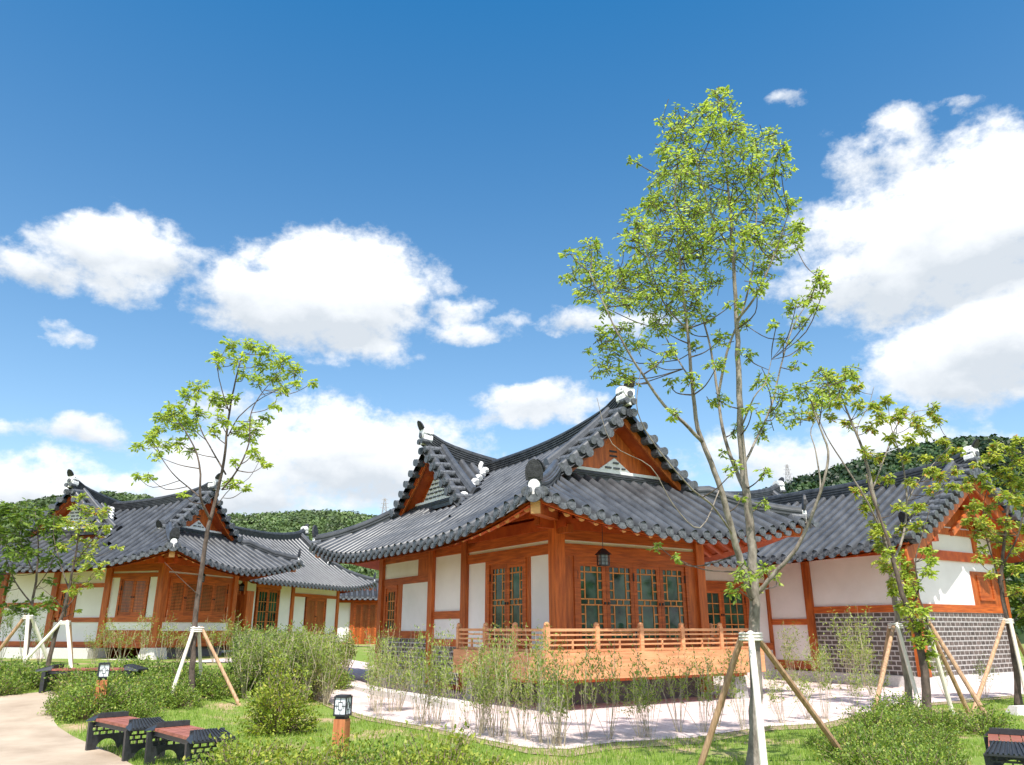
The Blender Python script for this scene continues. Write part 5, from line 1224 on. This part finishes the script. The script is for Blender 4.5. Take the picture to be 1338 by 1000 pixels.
# trees behind the right wing
for i, (x_, y_, h, lab) in enumerate([(19.2, 27.5, 6.2, 'broad green tree behind the right gable wall'), (22.8, 31, 7.0, 'second green tree farther right behind the gable wall'), (17.2, 24.4, 2.6, 'low green bush at the right foot of the gable wall')]):
    r_ = np.random.default_rng(70+i); t = empty('leafy_tree' if h > 3 else 'bush', (x_, y_, 0), 0, lab, 'tree' if h > 3 else 'bush')
    m = MB(); m.tube([(0, 0, 0), (.05, .02, h*.4), (.0, -.05, h*.8)], [.12*h/6, .08*h/6, .02], 8); m.build('trunk', MT['barkdark'], t)
    Cs, Ds = [], []
    for k in range(int(150 if h > 3 else 60)):
        d = r_.normal(size=3); d /= np.linalg.norm(d); rr = r_.uniform(.5, 1)**.5; c = np.array([d[0]*h*.36*rr, d[1]*h*.36*rr, h*.58+d[2]*h*.42*rr])
        c1, d1, tw = twig_leaves(c, .45*h/6+.1, 7, 8, r_); Cs.append(c1); Ds.append(d1)
    V, F_ = leaves_mesh(np.concatenate(Cs), np.concatenate(Ds), .20 if h > 3 else .12, r_, .3, .5); mesh_np('crown', V, F_, MT['leaf_dark'], t)

# ------------------------------------------------------------------ low shrubs, tall thin saplings
def shrub_proto(seed, rx, ry, h, n, size, leafm, sprigs=60):
    r = np.random.default_rng(seed); t = empty('shrub', (0, 0, 0), 0); tm = MB(); Cs, Ds = [], []
    for k in range(sprigs):
        d = r.normal(size=3); d[2] = abs(d[2])*1.0+.05; d /= np.linalg.norm(d); q = np.array([d[0]*rx, d[1]*ry, d[2]*h])*r.uniform(.72, 1.12)
        lump = 1+.22*math.sin(3*q[0]/rx*2+seed)*math.cos(3*q[1]/ry*2+seed*.7); q[2] *= lump
        a = q*np.array([.25, .25, .05]); tm.tube([Vector(a), Vector((a+q)/2+np.array([0, 0, .04*h])), Vector(q)], [.008, .006, .003], 4, False)
        m = n//sprigs; tt = r.uniform(.45, 1.05, m); pts = a+(q-a)*tt[:, None]+r.normal(size=(m, 3))*.045
        Cs.append(pts); Ds.append(np.repeat(d[None], m, 0)*.8+np.array([0, 0, .25])+r.normal(size=(m, 3))*.9)
    tm.build('stems', MT['twig'], t); V, F_ = leaves_mesh(np.concatenate(Cs), np.concatenate(Ds), size, r, .05, .5); mesh_np('foliage', V, F_, MT[leafm], t); return t
def place(o, x, y, rz, s, label, cat, group, dz=-.03):
    o.location = (x, y, zg(x, y)+dz); o.rotation_euler = (0, 0, rz); o.scale = (s[0], s[1], s[2]) if isinstance(s, tuple) else (s, s, s); tag(o, label, cat, group)
MT['leaf_yel'] = leafmat('leaf_azalea_bright', (.12, .19, .022), (.36, .40, .055), (.50, .42, .08), trans=.35)
sh = [shrub_proto(80, .48, .45, .42, 2800, .040, 'leaf_shrub', 85), shrub_proto(81, .5, .5, .45, 2800, .040, 'leaf_yel', 85), shrub_proto(82, .45, .5, .5, 2600, .042, 'leaf_shrub', 85)]
used = [False]*3; rs = random.Random(12)
def shrub(k, x, y, s, label, group):
    o = sh[k] if not used[k] else copy_tree(sh[k]); used[k] = True; place(o, x, y, rs.uniform(0, 6.28), s, label, 'shrub', group)
def mass(poly_px, Y, n, k, s, label, group, ztop=.4):
    """scatter shrubs over a ground patch given by world polygon"""
    xs = [p[0] for p in poly_px]; ys = [p[1] for p in poly_px]; c = 0; pts = []; tries = 0
    while c < n and tries < 4000:
        tries += 1; x = rs.uniform(min(xs), max(xs)); y = rs.uniform(min(ys), max(ys))
        if not inpoly(x, y, poly_px) or any((x-a)**2+(y-b)**2 < (.42*s)**2 for a, b in pts): continue
        pts.append((x, y)); c += 1; kk = rs.choice(k); ss = s*rs.uniform(.8, 1.2); shrub(kk, x, y, (ss, ss, ss*rs.uniform(.8, 1.1)), label, group)
gz = lambda *q: [tuple(Gt(a, b)[:2]) for a, b in q]
mass(gz((85, 938), (160, 946), (240, 925), (300, 905), (300, 893), (240, 890), (140, 890), (100, 905)), 0, 30, [0, 0, 2], 1.15, 'low dark green azalea in the mass around the left bollard light and slender tree', 'azaleas behind the paired benches')
mass(gz((-20, 912), (38, 905), (42, 893), (-20, 888)), 0, 9, [0, 2], 1.1, 'low green shrub in the clump left of the far bench', 'shrubs at the left edge')
mass([(-3.1, 8.0), (-.15, 8.0), (-.35, 9.0), (-1.4, 9.3), (-3.1, 9.5)], 0, 32, [1, 1, 0], 1.0, 'bright yellow-green azalea in the front mass along the bottom edge', 'azaleas along the bottom edge')
for o_ in [o for o in bpy.data.objects if o.get('group') == 'azaleas along the bottom edge' and False]:
    o_.location.y = 8.0+.1*rs.random(); o_.scale.z *= .8
mass([(3.7, 8.3), (4.3, 8.3), (5.0, 10.0), (5.9, 11.6), (4.4, 11.8), (4.1, 10.2)], 0, 34, [0, 0, 2], .8, 'low azalea in the mass at lower right between the prop stakes and the corner bench', 'azaleas at lower right')
mass(gz((1170, 945), (1290, 958), (1240, 962), (1120, 966)), 0, 8, [0, 2], 1.0, 'low azalea in the mass at lower right between the prop stakes and the corner bench', 'azaleas at lower right')
mass(gz((300, 912), (310, 893), (440, 890), (440, 902), (395, 918)), 0, 16, [0, 1, 2], 1.25, 'green shrub at the foot of the tall thicket', 'shrubs at the foot of the thicket')
# round bush
bsh = shrub_proto(90, .62, .6, 1.0, 5200, .055, 'leaf_yel', 150); p = Gt(355, 962); place(bsh, p.x, p.y+.3, 0, (1, 1, .98), 'rounded bright green bush standing alone behind the front azaleas, left of the bollard', 'bush', None)
# saplings
def sapling(seed, h, ns, nl, leafm, spread=.25, size=.055, thin=.0055, lo=.35):
    r = np.random.default_rng(seed); t = empty('sapling', (0, 0, 0), 0); tm = MB(); Cs, Ds = [], []
    for k in range(ns):
        a = r.uniform(0, 6.28); sp = spread*r.uniform(.3, 1.1); hh = h*r.uniform(.6, 1.05); b0_ = np.array([math.cos(a)*.04, math.sin(a)*.04, 0]); e = np.array([math.cos(a)*sp, math.sin(a)*sp, hh])
        mid = (b0_+e)/2+r.normal(size=3)*.09; tm.tube([Vector(b0_), Vector(mid), Vector(e)], [thin, thin*.8, thin*.4], 4, False)
        tt = r.uniform(lo, 1.03, nl); pts = b0_*(1-tt[:, None])**2+2*mid*(tt*(1-tt))[:, None]+e*tt[:, None]**2+r.normal(size=(nl, 3))*.035
        Cs.append(pts); Ds.append(r.normal(size=(nl, 3))*.8+np.array([0, 0, .7]))
        for q in range(4):
            t0 = r.uniform(.4, .85); p0 = b0_*(1-t0)**2+2*mid*t0*(1-t0)+e*t0**2; d = r.normal(size=3); d[2] = abs(d[2])+.6; d /= np.linalg.norm(d); L_ = h*r.uniform(.10, .2); tm.tube([Vector(p0), Vector(p0+d*L_)], [thin*.5, thin*.3], 3, False)
            m = nl//3; pts = p0+d*L_*r.uniform(.2, 1.05, (m, 1))+r.normal(size=(m, 3))*.02; Cs.append(pts); Ds.append(r.normal(size=(m, 3))*.7+d)
    tm.build('stems', MT['stem'], t); V, F_ = leaves_mesh(np.concatenate(Cs), np.concatenate(Ds), size, r, .1, .34); mesh_np('foliage', V, F_, MT[leafm], t); return t
sap = [sapling(100+i, 1.5, 9+i % 3, 20, 'leaf_sap', .30, .058, .0045, .42) for i in range(4)]
thick = [sapling(120+i, 1.35, 12, 24, 'leaf_sap', .34, .065, .007, .3) for i in range(4)]
su = [False]*4; tu = [False]*4
# row between the court and the lawn: (base px, base py, top py)
row = [(490, 940, 840), (515, 935, 815), (538, 945, 832), (560, 950, 818), (580, 955, 815), (603, 955, 828), (628, 962, 815), (652, 965, 822), (672, 970, 822), (700, 972, 820), (725, 978, 860), (770, 972, 817), (795, 970, 840), (832, 968, 870), (852, 962, 830), (886, 962, 825), (915, 960, 850), (940, 955, 828), (1020, 948, 870), (1052, 940, 862), (1085, 940, 835), (1112, 935, 860), (1150, 932, 850), (1240, 915, 830), (1285, 915, 850)]
for i, (bx0, by0, ty) in enumerate(row):
    for j in range(2 if bx0 < 640 and i % 2 else 1):
        g = Gt(bx0+(rs.uniform(-9, 9)), by0+rs.uniform(-4, 4)); top = P(bx0, ty, g.y).z; k = rs.randrange(4)
        o = sap[k] if not su[k] else copy_tree(sap[k]); su[k] = True
        s = max(.35, top/1.5); place(o, g.x, g.y, rs.uniform(0, 6.28), (.9, .9, s), 'tall thin sapling in the row along the paved court before the railed deck' if bx0 < 980 else 'thin sapling in the row before the brick right wing', 'sapling', 'saplings along the court' if bx0 < 980 else 'saplings before the brick wing', 0)
for i in range(17):
    bx0 = rs.choice((rs.uniform(485, 720), rs.uniform(485, 720), rs.uniform(720, 985))); by0 = float(np.interp(bx0, [q[0] for q in front[2:]], [q[1] for q in front[2:]]))-rs.uniform(0, 16)
    g = Gt(bx0, by0); k = rs.randrange(4); o = copy_tree(sap[k]); s = P(bx0, rs.uniform(818, 868), g.y).z/1.5
    place(o, g.x, g.y, rs.uniform(0, 6.28), (.9, .9, max(.35, s)), 'tall thin sapling in the row along the paved court before the railed deck', 'sapling', 'saplings along the court', 0)
# saplings against the brick wing
for (bx0, by0, ty) in [(1040, 895, 815), (1075, 900, 830), (1110, 905, 800), (1140, 910, 795), (1128, 900, 810)]:
    g = Gt(bx0, by0); k = rs.randrange(4); o = copy_tree(sap[k]); place(o, g.x, g.y, rs.uniform(0, 6.28), (1.3, 1.3, P(bx0, ty, g.y).z/1.5), 'leafy shrub standing close against the dark brick wall of the right wing', 'sapling', 'shrubs against the brick wall', 0)
# thicket behind: many upright pale stems
tpoly = gz((318, 890), (405, 897), (470, 912), (495, 900), (500, 880), (430, 868), (330, 866))
pts = []; tries = 0
while len(pts) < 110 and tries < 6000:
    tries += 1; x = rs.uniform(-8.5, -2.2); y = rs.uniform(13.5, 25.5)
    px_ = 669+F*x/(y*CP); 
    lo_ = 17.3
    if px_ < 318 or px_ > 508 or y < lo_ or y > 24.5: continue
    if inpoly(x, y, plaza_poly) and y < 23: continue
    L2 = Matrix.Rotation(-TH, 4, 'Z') @ (Vector((x, y, 0))-C0)
    if L2.x > -1.6: continue
    if any((x-a)**2+(y-b)**2 < .30**2 for a, b in pts): continue
    pts.append((x, y))
for (x, y) in pts:
    k = rs.randrange(4); o = thick[k] if not tu[k] else copy_tree(thick[k]); tu[k] = True
    px_ = 669+F*x/(y*CP); tz = P(px_, 826+12*abs(px_-430)/110*rs.random()-10*rs.random(), y).z-zg(x, y); place(o, x, y, rs.uniform(0, 6.28), (1.1, 1.1, max(.6, tz/1.38)), 'upright twiggy shrub in the dense thicket between the two houses', 'shrub', 'twiggy shrubs of the thicket', 0)
# thin shrubs before the left house
for (bx0, Y_, ty) in [(10, 27, 770), (150, 27.5, 795), (165, 27, 810), (190, 27.5, 800), (215, 27, 800), (235, 27.5, 815), (285, 27, 800), (300, 27.5, 795), (320, 26, 800), (130, 27, 815), (345, 26, 815), (60, 27, 800), (40, 26, 790)]:
    x = (bx0-669)/F*Y_*CP; k = rs.randrange(4); o = copy_tree(sap[k]); place(o, x, Y_, rs.uniform(0, 6.28), (1.3, 1.3, max(.5, (P(bx0, ty, Y_).z-.47)/1.5)), 'thin leafy shrub against the base of the left house', 'shrub', 'shrubs before the left house', 0)
# ------------------------------------------------------------------ grass
def grass():
    r = np.random.default_rng(5); n = 150000
    y = 7.2+16*r.random(n)**1.6; x = (r.uniform(-.74, .74, n))*y*1.02
    keep = []
    pf = [(p[0], p[1]) for p in plaza_poly]; 
    for i in range(n):
        a, b = float(x[i]), float(y[i])
        if inpoly(a, b, pf) or inpoly(a, b, path_poly): continue
        if mnoise.fractal(Vector((a*.75, b*.75, 0)), 1, 2, 4) > .32+r.random()*.2: continue
        keep.append(i)
    x, y = x[keep], y[keep]; n = len(x); z = np.array([zg(a, b) for a, b in zip(x, y)])
    h = r.uniform(.035, .085, n)*(1+.3*np.sin(x*2)*np.cos(y*1.7)); w = r.uniform(.004, .009, n); a = r.uniform(0, 6.28, n); ln = r.uniform(.1, .6, n)*h
    d = np.stack([np.cos(a), np.sin(a)], 1); b_ = r.uniform(0, 6.28, n); l = np.stack([np.cos(b_), np.sin(b_)], 1)*ln[:, None]
    V = np.stack([np.c_[x-d[:, 0]*w, y-d[:, 1]*w, z-.005], np.c_[x+d[:, 0]*w, y+d[:, 1]*w, z-.005], np.c_[x+l[:, 0], y+l[:, 1], z+h]], 1).reshape(-1, 3)
    o = mesh_np('grass', V, np.arange(3*n).reshape(-1, 3), MT['grassb']); tag(o, 'short green lawn grass round the path and court', 'grass', kind='stuff')
    n = 14000; y = 7.2+12*r.random(n)**1.4; x = r.uniform(-.74, .74, n)*y*1.02
    k = np.array([not (inpoly(float(a), float(b), pf) or inpoly(float(a), float(b), path_poly)) for a, b in zip(x, y)]); x, y = x[k], y[k]; n = len(x); z = np.array([zg(a, b) for a, b in zip(x, y)])
    a = r.uniform(0, 6.28, n); L_ = r.uniform(.03, .10, n); d = np.stack([np.cos(a), np.sin(a)], 1); s_ = np.stack([-np.sin(a), np.cos(a)], 1)*.004
    V = np.stack([np.c_[x-s_[:, 0], y-s_[:, 1], z+.01], np.c_[x+s_[:, 0], y+s_[:, 1], z+.01], np.c_[x+d[:, 0]*L_, y+d[:, 1]*L_, z+.02+.3*L_]], 1).reshape(-1, 3)
    o = mesh_np('straw', V, np.arange(3*n).reshape(-1, 3), MT['straw']); tag(o, 'dry straw blades lying among the lawn grass', 'straw', kind='stuff')
grass()
